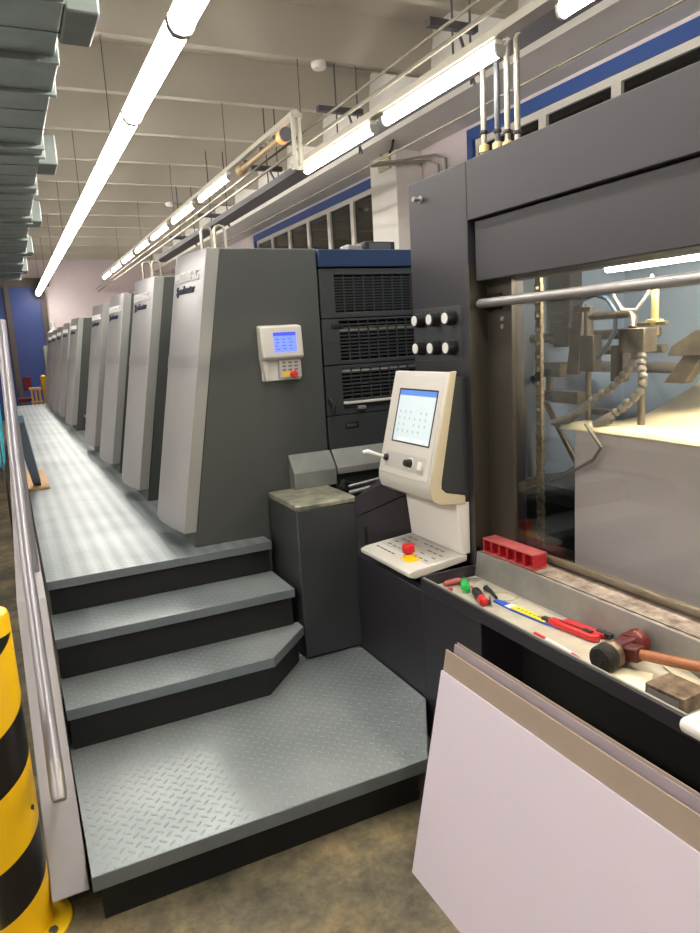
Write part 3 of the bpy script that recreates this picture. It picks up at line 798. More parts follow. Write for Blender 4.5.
# face frame: from (1.488,1.10) up to (1.600,1.545)
fa, fb = Vector((cz(1.488, 1.10)[0], 0, cz(1.488, 1.10)[1])), Vector((cz(1.600, 1.545)[0], 0, cz(1.600, 1.545)[1]))
fd = (fb - fa).normalized(); fl = (fb - fa).length; fn = Vector((-fd.z, 0, fd.x))
def fq(y0, y1, s0, s1, t0=-.002, t1=.0015):
    """slab on the tilted face: y range, fraction of the face height"""
    b = B(); b.loft([[fa + fd * fl * s + fn * t + Vector((0, y, 0)) for y, s in ((y0, s0), (y1, s0), (y1, s1), (y0, s1))] for t in (t0, t1)])
    return b
fq(CY0 + .022, CY1 - .012, .0, .965, -.002, .002).build('face_plate', 'cream', con, bevel=.001)
fq(CY0 + .052, CY1 - .078, .315, .835, .0, .003).build('screen_bezel', 'knob', con)
scn = fq(CY0 + .06, CY1 - .09, .328, .82, .0, .004).build('screen', 'screenpale', con)
fq(CY0 + .06, CY1 - .09, .77, .82, .0, .005).build('menu_bar', 'screenbar', scn)
for a, c in ((.11, .175), (.245, .31)):
    fq(CY0 + a, CY0 + c, .34, .362, .0, .005).build('screen_button', 'screenlight', scn)
mk = B()
for r in range(4):
    for q in range(6):
        if (r * 5 + q * 3) % 7 == 0: continue
        s = fq(CY0 + .11 + q * .043, CY0 + .117 + q * .043, .42 + r * .06, .445 + r * .06, .0, .0046)
        s.build('screen_icon', 'screenmark', scn)
fp = fq(CY0 + .055, CY1 - .055, .06, .215, .0, .003).build('knob_strip', 'keypad', con)
ctr = lambda y, s, t=.003: fa + fd * fl * s + fn * t + Vector((0, y, 0))
B().lathe([(.02, 0), (.018, .012), (.014, .03), (.001, .031)], ctr(CY0 + .175, .14), fn, 18).build('dial', 'knob', con)
B().lathe([(.026, 0), (.026, .003), (.001, .003)], ctr(CY0 + .175, .14, .002), fn, 20).build('dial_ring', 'whitep', con)
fq(CY0 + .075, CY0 + .105, .10, .175, .0, .012).build('rocker_switch', 'whitep', con, bevel=.002)
js = ctr(CY0 + .385, .145)
B().lathe([(.018, 0), (.014, .012), (.008, .018), (.001, .018)], js, fn, 16).build('lever_boot', 'knob', con)
B().tube([js, js + fn * .05 + Vector((0, .01, .006)), js + fn * .085 + Vector((0, .03, .012)), js + fn * .1 + Vector((0, .045, .004))], [.006, .008, .01, .008], 10).build('lever', 'whitep', con)
# backboard and keypad shelf
B().prism([cz(1.612, 1.0), cz(1.678, 1.0), cz(1.678, .775), cz(1.638, .775)], 1, CY0, CY1 - .02).build('back_board', 'whitep', con, bevel=.004)
B().box(1.68, 1.70, CY0 + .004, CY1 - .02, .79, 1.04).build('mount', 'guard', con)
kz = [cz(1.373, .744), cz(1.373, .726), cz(1.40, .716), cz(1.66, .745), cz(1.66, .774), cz(1.40, .753)]
ks = B().prism(kz, 1, CY0, CY1 + .0).build('keypad_shelf', 'cream', con, bevel=.005, seg=3)
ka = Vector((cz(1.40, .753)[0], 0, cz(1.40, .753)[1])); kb = Vector((cz(1.66, .774)[0], 0, cz(1.66, .774)[1]))
kd_ = (kb - ka).normalized(); kl = (kb - ka).length; kn_ = Vector((-kd_.z, 0, kd_.x))
def kq(y0, y1, s0, s1, t1=.001):
    b = B(); b.loft([[ka + kd_ * kl * s + kn_ * t + Vector((0, y, 0)) for y, s in ((y0, s0), (y1, s0), (y1, s1), (y0, s1))] for t in (-.001, t1)])
    return b
kq(CY0 + .02, CY1 - .03, .28, .92, .001).build('keypad', 'keypad', con)
mk = B(); mo = B()
for r in range(4):
    for q in range(8):
        if (r * 3 + q) % 5 == 4: continue
        t = kq(CY0 + .05 + q * .045, CY0 + .078 + q * .045, .34 + r * .145, .37 + r * .145, .002)
        tmp = bpy.data.meshes.new('t'); t.bm.to_mesh(tmp); t.bm.free()
        (mo if (q in (3, 4) and r in (1, 2)) else mk).bm.from_mesh(tmp)
for q in range(5):
    t = kq(CY0 + .24 + q * .035, CY0 + .265 + q * .035, .13, .16, .0015)
    tmp = bpy.data.meshes.new('t'); t.bm.to_mesh(tmp); t.bm.free(); mk.bm.from_mesh(tmp)
mk.build('key_marks', 'keymark', ks); mo.build('key_marks', 'orange', ks)
kc = lambda y, s, t=.0: ka + kd_ * kl * s + kn_ * t + Vector((0, y, 0))
kq(CY0 + .09, CY0 + .17, .1, .33, .0018).build('stop_label', 'yellow', con)
B().lathe([(.026, 0), (.026, .012), (.02, .018), (.001, .018)], kc(CY0 + .15, .24, .001), kn_, 22).build('stop_base', 'yellow', con)
B().lathe([(.015, .015), (.015, .024), (.028, .028), (.029, .052), (.024, .060), (.001, .062)], kc(CY0 + .15, .24, .001), kn_, 24).build('stop_button', 'red', con)

# ------------------------------------------------------------------ boards leaning at the delivery
def lean(name, m, label, x0, x1, z1, y0, y1, t, zb=0.0):
    v = Vector((x1 - x0, 0, z1 - zb)).normalized(); n = Vector((-v.z, 0, v.x))
    b = B(); q = []
    for s in ((x0, zb), (x1, z1)):
        p = Vector((s[0], 0, s[1]))
        q.append([p + Vector((0, y, 0)) + n * k for y, k in ((y0, 0), (y1, 0), (y1, -t), (y0, -t))])
    b.loft(q)
    return tag(b.build(name, m, smooth=0, loc=(x0, (y0 + y1) / 2, zb)), label, 'board', 'leaning boards')
lean('cardboard_sheet', 'board', 'white lilac board at the front of the leaning boards', .97, 1.108, .662, .45, 1.756, .006)
lean('cardboard_sheet', 'kraft', 'grey brown board standing just behind the white one', .984, 1.129, .726, .46, 1.757, .006, .0)
lean('cardboard_sheet', 'greyboard', 'lilac grey board at the back of the leaning boards', 1.03, 1.162, .735, .47, 1.757, .004, .0)
lean('cardboard_sheet', 'kraft', 'thin brown edged sheet behind the lilac grey board', 1.038, 1.169, .741, .475, 1.752, .003, .0)

# ------------------------------------------------------------------ tools in the tray
TZ = .678
def place(o, x, y, z, rz=0, rx=0, ry=0):
    o.location = (x, y, z); o.rotation_euler = (rx, ry, rz); return o
def ang(p, q): return math.atan2(q[1] - p[1], q[0] - p[0])
# red penknife
t = thing('pocket_knife', 'faded red handled knife at the far left end of the tray', 'knife')
B().tube([(-.06, 0, .012), (-.045, 0, .014), (0, 0, .015), (.04, 0, .013), (.055, 0, .011)], [.006, .012, .013, .012, .006], 12).build('handle', 'wedgetop', t)
B().box(.05, .10, -.006, .006, .010, .012).build('blade', 'steel', t)
place(t, 1.56, 2.33, TZ, ang((1.505, 2.37), (1.611, 2.36)))
t = thing('cable_clip', 'small pale red clip in front of the green bottle', 'clip')
B().box(-.015, .015, -.01, .01, 0, .014).build('body', 'wedgetop', t, bevel=.003)
B().tube([(.015, 0, .008), (.03, .006, .008)], .003, 8).build('pin', 'steel', t)
place(t, 1.49, 2.28, TZ, .4)
t = thing('spray_bottle', 'small bright green bottle with black cap in the tray', 'bottle')
B().lathe([(.010, -.048), (.015, -.045), (.016, .028), (.011, .034)], (0, 0, .016), (1, 0, 0), 8).build('body', 'green', t)
B().lathe([(.011, .031), (.011, .05), (.006, .056), (.001, .057)], (0, 0, .018), (1, 0, 0), 14).build('cap', 'cable', t)
place(t, 1.56, 2.27, TZ, ang((1.53, 2.22), (1.6, 2.34))); t.scale = (1.15, 1.15, 1.15)
t = thing('screwdriver', 'stubby screwdriver with black grip and red end beside green bottle', 'screwdriver')
B().lathe([(.012, -.05), (.017, -.04), (.018, 0), (.018, .03)], (0, 0, .018), (1, 0, 0), 18).build('grip', 'cable', t)
B().lathe([(.018, -.085), (.018, -.05), (.012, -.048)], (0, 0, .018), (1, 0, 0), 18).build('end_cap', 'red', t)
B().lathe([(.001, -.094), (.01, -.092), (.018, -.085)], (0, 0, .018), (1, 0, 0), 18).build('end_dome', 'red', t)
B().lathe([(.014, .03), (.012, .05), (.004, .055), (.004, .09), (.001, .091)], (0, 0, .018), (1, 0, 0), 14).build('shank', 'wedgetop', t)
place(t, 1.54, 2.155, TZ, ang((1.504, 2.067), (1.561, 2.223)))
t = thing('putty_blade', 'little steel scraper blade standing beside the stubby screwdriver', 'scraper')
B().prism([(-.02, 0), (.02, 0), (.012, .035), (-.008, .035)], 1, -.0015, .0015).build('blade', 'steel', t)
place(t, 1.535, 2.07, TZ, 1.2)
t = thing('test_lead', 'black clip with thin pale wire loop lying in the tray', 'cable')
B().tube([(.0, .0, .01), (-.02, -.02, .012), (-.025, -.06, .012), (-.045, -.12, .008)], [.006, .012, .008, .006], 10).build('clip', 'cable', t)
B().tube([(-.015, -.05, .004), (.02, -.08, .004), (.045, -.11, .004), (.04, -.15, .004), (.0, -.165, .004), (-.035, -.15, .004)], .0022, 8).build('wire', 'beige', t)
place(t, 1.635, 2.225, TZ)
t = thing('blade_case', 'flat blue and yellow packaged blade case in the tray', 'blade case')
B().prism([(-.17, -.012), (-.06, -.022), (.1, -.018), (.16, -.006), (.16, .006), (.1, .018), (-.06, .022), (-.17, .012)], 2, 0, .006).build('card', 'bluep', t, bevel=.001)
B().prism([(-.10, -.017), (-.07, -.019), (-.07, .019), (-.10, .017)], 2, .006, .0075).build('white_band', 'whitep', t)
B().prism([(-.07, -.017), (.1, -.016), (.1, .014), (-.07, .017)], 2, .006, .009).build('yellow_label', 'yelp', t, bevel=.001)
mkb = B()
for i in range(7): mkb.box(-.05 + i * .02, -.038 + i * .02, -.004, .004, .009, .0095)
mkb.build('label_marks', 'keymark', t)
place(t, 1.59, 1.925, TZ + .001, ang((1.572, 2.077), (1.595, 1.77)))
t = thing('box_cutter', 'red box cutter with black slider in the tray', 'knife')
B().prism([(-.1, -.016), (.08, -.019), (.1, -.012), (.1, .012), (.08, .019), (-.1, .016)], 2, .002, .026).build('handle', 'red', t, bevel=.005)
B().box(-.06, .06, -.003, .003, .026, .0275).build('slider_slot', 'cable', t)
B().box(.04, .075, -.008, .008, .025, .031).build('slider', 'blackp', t, bevel=.002)
B().box(-.135, -.1, -.01, .01, .008, .02).build('nose', 'blackp', t, bevel=.002)
B().prism([(-.16, -.004), (-.135, -.008), (-.135, .008), (-.15, .008)], 2, .012, .014).build('blade', 'steel', t)
place(t, 1.615, 1.715, TZ, ang((1.60, 1.83), (1.63, 1.60)))
t = thing('box_cutter', 'dark bladed red cutter lying behind the other red one', 'knife')
B().prism([(-.09, -.012), (.07, -.014), (.085, 0), (.07, .014), (-.09, .012)], 2, .002, .02).build('handle', 'wedge', t, bevel=.004)
B().box(.04, .1, -.008, .008, .006, .024).build('slider', 'blackp', t, bevel=.002)
place(t, 1.658, 1.70, TZ, ang((1.645, 1.80), (1.672, 1.60)))
t = thing('marker_pen', 'thin red and white pen lying along the tray front', 'pen')
B().lathe([(.005, -.115), (.0065, -.11), (.0065, -.055), (.005, -.054)], (0, 0, .0075), (1, 0, 0), 14).build('cap', 'red', t)
B().lathe([(.006, -.055), (.007, -.05), (.007, .06), (.005, .07)], (0, 0, .0075), (1, 0, 0), 14).build('barrel', 'whitep', t)
B().lathe([(.005, .07), (.004, .09), (.002, .11), (.001, .115)], (0, 0, .0075), (1, 0, 0), 14).build('tip', 'wedge', t)
place(t, 1.492, 1.66, TZ, ang((1.497, 1.769), (1.488, 1.552)))
# mallet
t = thing('mallet', 'wood handled mallet with black and maroon faces in the tray', 'mallet')
R0 = .04
B().lathe([(.001, -.1), (.034, -.1), (.041, -.092), (.042, -.06), (.038, -.052)], (0, 0, R0), (1, 0, 0), 26).build('rubber_face', 'rubber', t)
B().lathe([(.039, -.056), (.043, -.05), (.043, -.034), (.036, -.03)], (0, 0, R0), (1, 0, 0), 26).build('collar', 'brown_steel', t)
B().loft([[(x, y, R0 + z) for y, z in ((-w_, -h_), (w_, -h_), (w_, h_), (-w_, h_))] for x, w_, h_ in ((-.034, .036, .034), (-.015, .03, .030), (.03, .028, .028), (.05, .034, .032))]).build('head_casting', 'maroon', t, bevel=.008, seg=3)
B().lathe([(.034, .046), (.041, .052), (.041, .066), (.037, .068), (.040, .074), (.041, .10), (.034, .108), (.001, .11)], (0, 0, R0), (1, 0, 0), 26).build('plastic_face', 'redface', t)
B().loft([[(x, -y_, R0 + z) for x, z in ((-.024, -.022), (.024, -.022), (.024, .022), (-.024, .022))] for y_ in (.02, .075)]).build('socket', 'maroon', t, bevel=.006)
B().tube([(0, -.06, R0), (0, -.12, R0 - .002), (0, -.25, R0 - .006), (0, -.36, R0 - .012), (0, -.37, R0 - .012)], [.015, .0165, .016, .018, .012], 18).build('handle', 'handlewood', t)
place(t, 1.573, 1.47, TZ + .003, .17, -.17)
t = thing('steel_block', 'rusty rectangular steel block at the right of the tray', 'metal block')
B().box(-.052, .052, -.06, .06, 0, .045).build('body', 'brown_steel', t, bevel=.003)
B().box(-.0535, -.0515, -.045, .05, .006, .034).build('bright_patch', 'steel', t)
place(t, 1.528, 1.235, TZ + .002, .06)
for i, (x, y, r, sx, sy, lb, m) in enumerate(((1.53, 1.40, .5, .05, .07, 'cream paper scrap under the mallet head', 'cream_and_lamplit_paper'),
      (1.497, 1.36, .15, .035, .05, 'cream folded paper at the tray front between mallet and block', 'cream_and_lamplit_paper'),
      (1.655, 1.30, -.3, .03, .1, 'pale card leaning low behind the mallet handle', 'beige'))):
    b = B().prism([(-sx, -sy), (sx, -sy * .8), (sx * .9, sy), (-sx * .8, sy * .9)], 2, 0, .0015)
    o_ = tag(b.build('paper_scrap', m, smooth=0), lb, 'paper', 'paper scraps in the tray')
    place(o_, x, y, TZ + .0005 + .002 * i, r, .0, .0)
# white moulded thing at the frame edge
t = thing('white_tray', 'white rounded plastic corner hanging on the tray front at right', 'tray')
B().box(1.345, 1.44, .8, 1.085, .722, .762).build('body', 'whitep', t, bevel=.018, seg=4)
B().box(1.37, 1.43, .83, 1.05, .758, .764).build('inset', 'cream', t, bevel=.004)
# red wedges on the sill
def wedge(lb, x, y, z, rz, L=.27):
    t = thing('pallet_wedge', lb, 'wedge')
    b = B()
    b.box(-.035, .035, -L/2, L/2, .056, .064)
    b.box(-.035, .035, -L/2, L/2, .0, .006)
    b.build('flanges', 'wedgetop', t, bevel=.002)
    r = B()
    r.box(-.004, .004, -L/2, L/2, .006, .056)
    for k in range(7):
        yy = -L/2 + .005 + k * (L - .01) / 6
        r.box(-.033, .033, yy - .003, yy + .003, .006, .056)
    r.build('ribs', 'wedge', t)
    return place(t, x, y, z, rz)
wedge('red ribbed plastic wedge on the worn sill below the glass', 1.752, 2.20, .784, .03, .31)

# ------------------------------------------------------------------ lights overhead
def fixture(name, label, cat, group, x, y, z, L, w):
    t = thing(name, label, cat, (x, y, z), group)
    B().box(x - w*.42, x + w*.42, y + .02, y + L - .02, z + .05, z + .085).build('housing', 'lampbody', t, bevel=.006)
    ring = [(-.5, .05), (-.46, .0), (-.3, -.035), (0, -.045), (.3, -.035), (.46, 0), (.5, .05)]
    hk_ = .3 + .7 * w / .15
    B().loft([[(x + a * w, yy, z + .05 + (c - .05) * hk_) for a, c in ring] for yy in (y + .02, y + L - .02)]).build('diffuser', 'tube', t, smooth=60)
    for yy in (y + .008, y + L - .028):
        B().loft([[(x + a * w * 1.1, q, z + .05 + (c * 1.12 - .055) * hk_) for a, c in ring] for q in (yy, yy + .02)]).build('end_cap', 'lampend', t)
    return t
X1, Z1 = 1.08, 3.39
f1 = fixture('ceiling_light', 'lit tube light of the left ceiling row', 'ceiling light', 'left row of ceiling lights', X1, 4.08, Z1, 1.6, .138)
names = ['nearest to the camera at the top edge', 'second along', 'third along', 'fourth along', 'fifth along', 'sixth along', 'seventh along', 'eighth along', 'ninth along', 'tenth along', 'eleventh along', 'farthest end']
k0 = -1
for k in range(k0, 11):
    if k == 0: continue
    y = 4.08 + 1.6 * k
    dup(f1, (X1, y, Z1), 'lit tube light of the left ceiling row, ' + names[k - k0] + (' of the row' if k - k0 else ''))
f1['label'] = 'lit tube light of the left ceiling row, second along of the row'
for k, lb in ((-2, 'added lit tube light extending the left ceiling row, unseen overhead behind the camera'), (-3, 'added lit tube light extending the left ceiling row, unseen and last at the back')):  # unseen lights added behind the camera to brighten the hall
    dup(f1, (X1, 4.08 + 1.6 * k, Z1), lb)
for k in range(7):  # extra row left of the duct, added out of view for brightness
    dup(f1, (-2.3, -2.6 + 1.9 * k, Z1), 'lit tube light of the added unseen far left row beyond the duct, number %s from the back' % ('one', 'two', 'three', 'four', 'five', 'six', 'seven')[k], 'added far left row of ceiling lights')
X2, Z2 = 2.48, 3.5
f2 = fixture('ceiling_light', 'lit tube light just past the amber unlit tube', 'ceiling light', 'middle row of ceiling lights', X2, 7.9, Z2, 1.3, .055)
n2 = ['', 'second', 'third', 'fourth', 'fifth', 'sixth', 'seventh']
for k in range(1, 7):
    dup(f2, (X2, 7.9 + 1.6 * k, Z2), n2[k] + ' lit tube light past the amber unlit tube in the middle row')
# unlit amber tube
t = thing('ceiling_light', 'unlit amber tube lamp at the near end of the middle row', 'ceiling light', (X2, 6.15, Z2), 'middle row of ceiling lights')
B().tube([(X2, 6.25, Z2), (X2, 7.45, Z2)], .03, 16).build('lamp_tube', 'amber', t)
B().lathe([(.001, 0), (.05, 0), (.055, .02), (.055, .1), (.035, .12)], (X2, 6.17, Z2), (0, 1, 0), 20).build('end_cap', 'amberend', t)
B().lathe([(.001, 0), (.06, 0), (.06, .03), (.001, .03)], (X2, 6.14, Z2), (0, 1, 0), 20).build('end_ring', 'darkmetal', t)
B().lathe([(.035, 0), (.055, .02), (.055, .1), (.001, .12)], (X2, 7.4, Z2), (0, 1, 0), 20).build('end_cap', 'amber', t)
for y in (6.4, 6.8, 7.3):
    B().box(X2 - .02, X2 + .02, y, y + .04, Z2 + .02, Z2 + .06).build('clip', 'darkmetal', t)
X3, Z3 = 2.84, 3.29
f3 = fixture('ceiling_light', 'lit tube light left of the white pillar', 'ceiling light', 'right row of ceiling lights', X3, 5.18, Z3, 1.42, .072)
dup(f3, (X3, 3.6, Z3), 'lit tube light beside the four vertical pipes')
dup(f3, (X3, 1.7, Z3), 'lit tube light cut by the top edge of the photo')
# trunking
t = tag(B().box(X2 - .025, X2 + .025, 5.9, 19.0, 3.585, 3.63).build('light_trunking', 'trunk', bevel=.004, loc=(X2, 5.9, 3.6)), 'long pale trunking carrying the middle light row', 'trunking', 'light trunkings')
t = tag(B().box(X3 - .05, X3 + .05, .3, 6.85, 3.378, 3.43).build('light_trunking', 'trunk', bevel=.004, loc=(X3, 3, 3.4)), 'long pale trunking carrying the right light row', 'trunking', 'light trunkings')
t = thing('trunking_frame', 'pale vertical end frame at the near end of the middle row', 'bracket', (X2, 5.93, 3.2))
B().box(X2 - .035, X2 - .005, 5.92, 5.95, 3.18, 3.58).build('upright', 'trunk', t)
B().box(X2 + .02, X2 + .05, 5.92, 5.95, 3.18, 3.58).build('upright', 'trunk', t)
B().box(X2 - .04, X2 + .06, 5.91, 5.96, 3.15, 3.18).build('foot', 'trunk', t)
B().box(X2 - .04, X2 + .06, 5.91, 5.96, 3.57, 3.61).build('head', 'trunk', t)
# hanger rods
rod = tag(B().tube([(0, 0, 0), (0, 0, .9)], .004, 8).build('hanger_rod', 'darkmetal'), 'x', 'rod', 'hanger rods')
rl = []
for k, y in enumerate((3.875, 6.595, 9.315, 12.035, 14.755, 17.475, 20.195)):
    rl.append((X1 - .02, y, 3.475, .83, ['first', 'second', 'third', 'fourth', 'fifth', 'sixth', 'seventh'][k] + ' thin rod from the near end hanging the left light row'))
for k, y in enumerate((7.955, 10.675, 13.395, 16.115)):
    rl.append((X2, y, 3.63, .675, ['first', 'second', 'third', 'fourth'][k] + ' thin rod from the near end hanging the middle light row'))
for k, y in enumerate((3.875, 6.595)):
    rl.append((X3 - .02, y, 3.43, .875, ['thin rod hanging the right light row above the vertical pipes', 'thin rod hanging the right light row near its far end'][k]))
for i, (x, y, z, L, lb) in enumerate(rl):
    o_ = rod if i == 0 else rod.copy()
    if i: COL.objects.link(o_)
    o_.location = (x, y, z); o_.scale = (1, 1, L / .9); o_['label'] = lb

# ------------------------------------------------------------------ conduits, trays, pipes
for x, z, r, m, y0, y1, lb in ((2.70, 3.46, .014, 'conduit', 1.0, 22.0, 'long pale conduit nearest the light trunking'),
                         (2.64, 3.52, .010, 'conduit', 1.0, 22.0, 'second long conduit just above the first'),
                         (3.42, 3.34, .009, 'conduit', 1.0, 22.0, 'long thin conduit right of the dark cable tray')):
    tag(B().tube([(x, y0, z), (x, (y0 + y1) / 2, z), (x, y1, z)], r, 12).build('conduit', m, loc=(x, y0, z)), lb, 'pipe', 'overhead conduits')
t = thing('cable_tray', 'dark cable tray running above the right light row', 'cable tray', (3.15, 2, 3.45))
B().prism([(3.0, 3.46), (3.0, 3.52), (2.99, 3.52), (2.99, 3.45), (3.21, 3.45), (3.21, 3.52), (3.20, 3.52), (3.20, 3.46)], 1, .8, 15).build('channel', 'darkmetal', t)
for i, x in enumerate((3.02, 3.05, 3.09, 3.13, 3.17)):
    B().tube([(x, .8, 3.472), (x + .01, 8, 3.475), (x, 15, 3.472)], .011, 8).build('cable', 'cable', t)
# four vertical pipes with valves dropping to the delivery
pd = [(2.84, 3.79, 'galv', 'leftmost of the four vertical pipes above the delivery'),
      (2.84, 3.655, 'darkmetal', 'second of the four vertical pipes above the delivery, darker'),
      (2.84, 3.56, 'galv', 'third of the four vertical pipes above the delivery'),
      (2.84, 3.47, 'galv', 'rightmost of the four vertical pipes above the delivery')]
for i, (x, y, m, lb) in enumerate(pd):
    xx = 3.02
    yy = y * xx / 2.84
    zt = 1.7 + (3.36 - 1.7) * xx / 2.84
    t = thing('valve_pipe', lb, 'pipe', (xx, yy, 2.3), 'vertical valve pipes')
    B().tube([(xx, yy, 2.0), (xx, yy, zt - .04), (xx + .02, yy - .01, zt), (xx + .12, yy - .05, zt + .02)], .018, 12).build('tube', m, t)
    v = B().lathe([(.02, 0), (.032, .01), (.032, .05), (.024, .06), (.024, .11), (.034, .12), (.034, .16), (.02, .17)], (xx, yy, 2.74 - .02 * i), (0, 0, 1), 14).build('valve', 'brass', t)
    B().tube([(xx, yy, 2.82 - .02 * i), (xx, yy - .05, 2.84 - .02 * i), (xx, yy - .07, 2.76 - .02 * i)], .007, 8).build('valve_lever', 'steel', v)
    B().lathe([(.02, 0), (.026, .005), (.026, .02), (.02, .025)], (xx, yy, 2.97 - .03 * i), (0, 0, 1), 12).build('clamp', 'cable', t)
# small pipe loops above the far units
for k, (x, y, lb) in enumerate(((1.80, 6.75, 'nearer pair of pale pipes rising behind the nearest printing unit'), (1.72, 9.4, 'farther pair of pale pipes rising above the far printing units'))):
    t = thing('pipe_loop', lb, 'pipe', (x, y, 1.9), 'pipe loops above the units')
    for q in (0, .1):
        B().tube([(x + q, y - q, 1.9), (x + q, y - q, 2.76), (x + q + .015, y - q, 2.79), (x + q + .05, y - q, 2.80), (x + q + .085, y - q, 2.79), (x + q + .1, y - q, 2.76), (x + q + .1, y - q, 1.9)], .016, 10).build('tube', 'galv', t)
# small ceiling brackets
for x0, x1, y, z, zd, lb in ((3.0, 3.48, 6.6, 3.91, 3.5, 'steel hanging bracket above the right light row near the pale frame'),
                        (2.92, 3.32, 4.5, 3.84, 3.45, 'steel hanging bracket near the top edge of the photo'),
                        (2.84, 3.22, 8.2, 3.73, 3.45, 'steel hanging bracket just below the amber tube'),
                        (2.8, 3.3, 10.6, 3.62, 3.45, 'steel hanging bracket by the middle light row'),
                        (2.8, 3.3, 12.6, 3.6, 3.45, 'farthest steel hanging bracket by the middle light row')):
    t = thing('ceiling_bracket', lb, 'bracket', (x0, y, z), 'hanging brackets')
    B().prism([(x0, z), (x1, z), (x1, z - .05), (x0, z - .05)], 1, y - .03, y + .03).build('channel', 'darkmetal', t)
    for x in (x0 + .2, x1 - .05):
        B().tube([(x, y, zd), (x, y, 4.72)], .008, 8).build('rod', 'darkmetal', t)
    B().tube([(x1 - .15, y, z - .05), (x1 - .02, y, zd)], .012, 8).build('brace', 'darkmetal', t)
# smoke detectors and their conduits
for x, y, x2, lb in ((3.05, 6.62, 4.25, 'round white smoke detector on the ceiling above the right light row'), (3.05, 13.4, 4.2, 'farther round white smoke detector above the middle light row')):
    t = thing('smoke_detector', lb, 'smoke detector', (x, y, 4.3), 'smoke detectors')
    B().lathe([(.001, 0), (.06, 0), (.075, .03), (.075, .06), (.05, .065)], (x, y, 4.245), (0, 0, 1), 20).build('body', 'whitep', t)
    B().tube([(x + .07, y, 4.285), (x2, y, 4.285)], .012, 8).build('conduit', 'galv', t)
# junction box on the pillar and cable loom
t = thing('junction_box', 'small beige junction box on the white pillar', 'junction box', (4.5, 7.95, 3.8))
B().box(4.58, 4.62, 8.05, 8.33, 3.755, 3.935).build('lid', 'beige', t, bevel=.005)
B().tube([(4.6, 8.1, 3.92), (4.6, 8.02, 3.945), (4.55, 7.9, 3.945), (4.4, 7.6, 3.945)], .014, 8).build('cable', 'cable', t)
B().tube([(4.6, 8.27, 3.92), (4.6, 8.27, 3.96)], .014, 8).build('gland', 'darkmetal', t)
t = thing('cable_loom', 'grey cables bending down the wall beside the pillar', 'cable', (4.9, 7.3, 3.6), )
for k in range(2):
    y = 7.55 - k * .16
    B().tube([(4.25, 7.9, 3.72 + .03 * k), (4.6, 7.75, 3.74 + .03 * k), (4.9, y + .1, 3.76 + .03*k), (4.975, y, 3.70 + .03*k), (4.985, y, 2.4)], .016, 8).build('cable', 'galv', t)

# ------------------------------------------------------------------ air duct at upper left
t = thing('air_duct', 'large galvanised air duct running along the ceiling at left', 'air duct', (0, 10, 3.2))
fl = [(.2, 2.6), (2.6, 4.19), (4.19, 4.68), (4.68, 5.86), (5.86, 6.1), (6.1, 7.2), (7.2, 7.5), (7.5, 8.7), (8.7, 9.05), (9.05, 10.3), (10.3, 11.6), (11.6, 12.9), (12.9, 14.2), (14.2, 15.4)]
for i, (a, c) in enumerate(fl):
    dx = .012 * (i % 2)
    r_ = .445 + .004 * i - dx
    B().box(-.75, r_, a + .012, c - .012, 3.2 + dx, 3.75 - dx).build('duct_section', 'duct', t, bevel=.01)
    B().box(-.77, r_ + .018, c - .016, c + .016, 3.18, 3.77).build('flange', 'duct', t, bevel=.004)
    sm = B(); n = max(1, int((c - a) / .3))
    for q in range(1, n):
        yy = a + (c - a) * q / n
        sm.box(-.75, r_ + .002, yy - .004, yy + .004, 3.195 + dx, 3.2 + dx + .01)
    if n > 1: sm.build('seam', 'duct', t)
for a, c in ((3.6, 3.98), (6.37, 6.72), (9.0, 9.4), (11.6, 12.0), (14.1, 14.5)):
    B().box(.44, .59, a, c, 3.2, 3.43).build('outlet', 'ductdark', t, bevel=.012)
dr_ = B()
for y in (1.5, 5.0, 8.4, 11.5, 14.8):
    B().tube([(-.1, y, 3.76), (-.1, y, 4.73)], .008, 8).build('hanger', 'darkmetal', t)

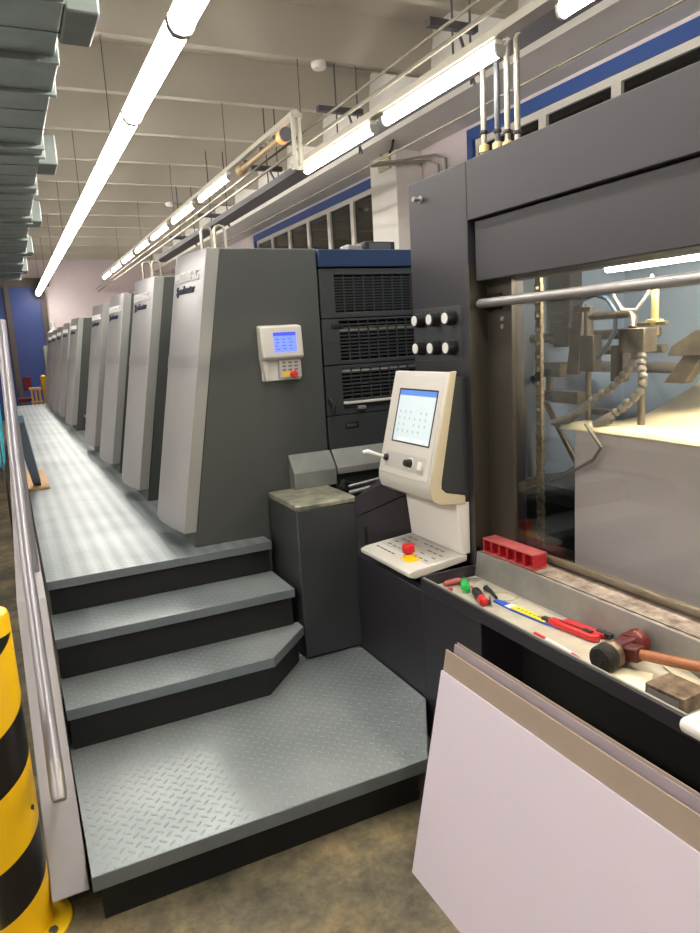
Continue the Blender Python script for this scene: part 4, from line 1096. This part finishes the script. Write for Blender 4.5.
# ------------------------------------------------------------------ small things at the far end
t = thing('chair', 'dark red chair far off at the end of the walkway', 'chair', (.33, 17.6, 0))
B().box(.32, .50, 17.8, 17.86, .95, 1.27).build('backrest', 'redchair', t, bevel=.015)
B().box(.18, .50, 17.4, 17.85, .72, .80).build('seat', 'redchair', t, bevel=.015)
for x in (.21, .47):
    for y in (17.44, 17.82):
        B().tube([(x, y, 0), (x, y, .72 if y < 17.6 else 1.0)], .015, 8).build('leg', 'cable', t)
t = thing('wooden_crate', 'small pale slatted wooden crate beside the red chair', 'crate', (.55, 17.2, 0))
for x in (.44, .52, .60):
    B().box(x, x + .04, 17.1, 17.14, 0, 1.02).build('slat', 'wood', t)
    B().box(x, x + .04, 17.4, 17.44, 0, 1.02).build('slat', 'wood', t)
B().box(.42, .66, 17.08, 17.46, .98, 1.03).build('top_board', 'wood', t)
B().box(.42, .66, 17.08, 17.46, .70, .73).build('shelf_board', 'wood', t)
t = thing('yellow_bin', 'yellow container beyond the wooden crate at the far end', 'container', (.74, 17.8, 0))
B().lathe([(.001, 0), (.05, 0), (.06, 1.2), (.055, 1.22), (.001, 1.22)], (.76, 17.8, 0), (0, 0, 1), 16).build('body', 'yellow', t)
B().lathe([(.065, 0), (.065, .05), (.03, .09), (.001, .09)], (.76, 17.8, 1.2), (0, 0, 1), 16).build('lid', 'yellow', t)
t = thing('feeder_cabinet', 'small grey cabinet at the far end past the last printing unit', 'cabinet', (.9, 17.0, 0))
B().box(.80, 1.3, 16.9, 17.5, 1.3, 1.93).build('body', 'silver2', t, bevel=.01)
B().box(.9, 1.2, 17.0, 17.4, 0, 1.3).build('stand', 'guard', t)
B().box(.86, 1.24, 16.89, 16.905, 1.5, 1.8).build('door', 'silver2', t, bevel=.004)
t = thing('white_canister', 'white canister rising above the farthest printing unit', 'canister', (1.06, 17.2, 1.93))
B().lathe([(.001, 0), (.12, 0), (.12, .28), (.05, .34), (.05, .42), (.001, .43)], (1.06, 17.2, 1.931), (0, 0, 1), 18).build('body', 'whitep', t)
B().lathe([(.055, 0), (.055, .1), (.001, .11)], (1.06, 17.2, 2.34), (0, 0, 1), 14).build('cap', 'cream', t)

# ------------------------------------------------------------------ world and view
wd = bpy.data.worlds.new('world'); SC.world = wd; wd.use_nodes = True
wd.node_tree.nodes['Background'].inputs[0].default_value = (.6, .65, .75, 1)
wd.node_tree.nodes['Background'].inputs[1].default_value = .05
SC.view_settings.view_transform = 'Standard'; SC.view_settings.look = 'None'
SC.view_settings.exposure = 0.38; SC.view_settings.gamma = 1
SC.view_settings.use_curve_mapping = False
SC.cycles.max_bounces = 8; SC.cycles.diffuse_bounces = 5; SC.cycles.glossy_bounces = 4
SC.cycles.transparent_max_bounces = 12
SC.cycles.sample_clamp_indirect = 6
SC.cycles.caustics_reflective = False; SC.cycles.caustics_refractive = False
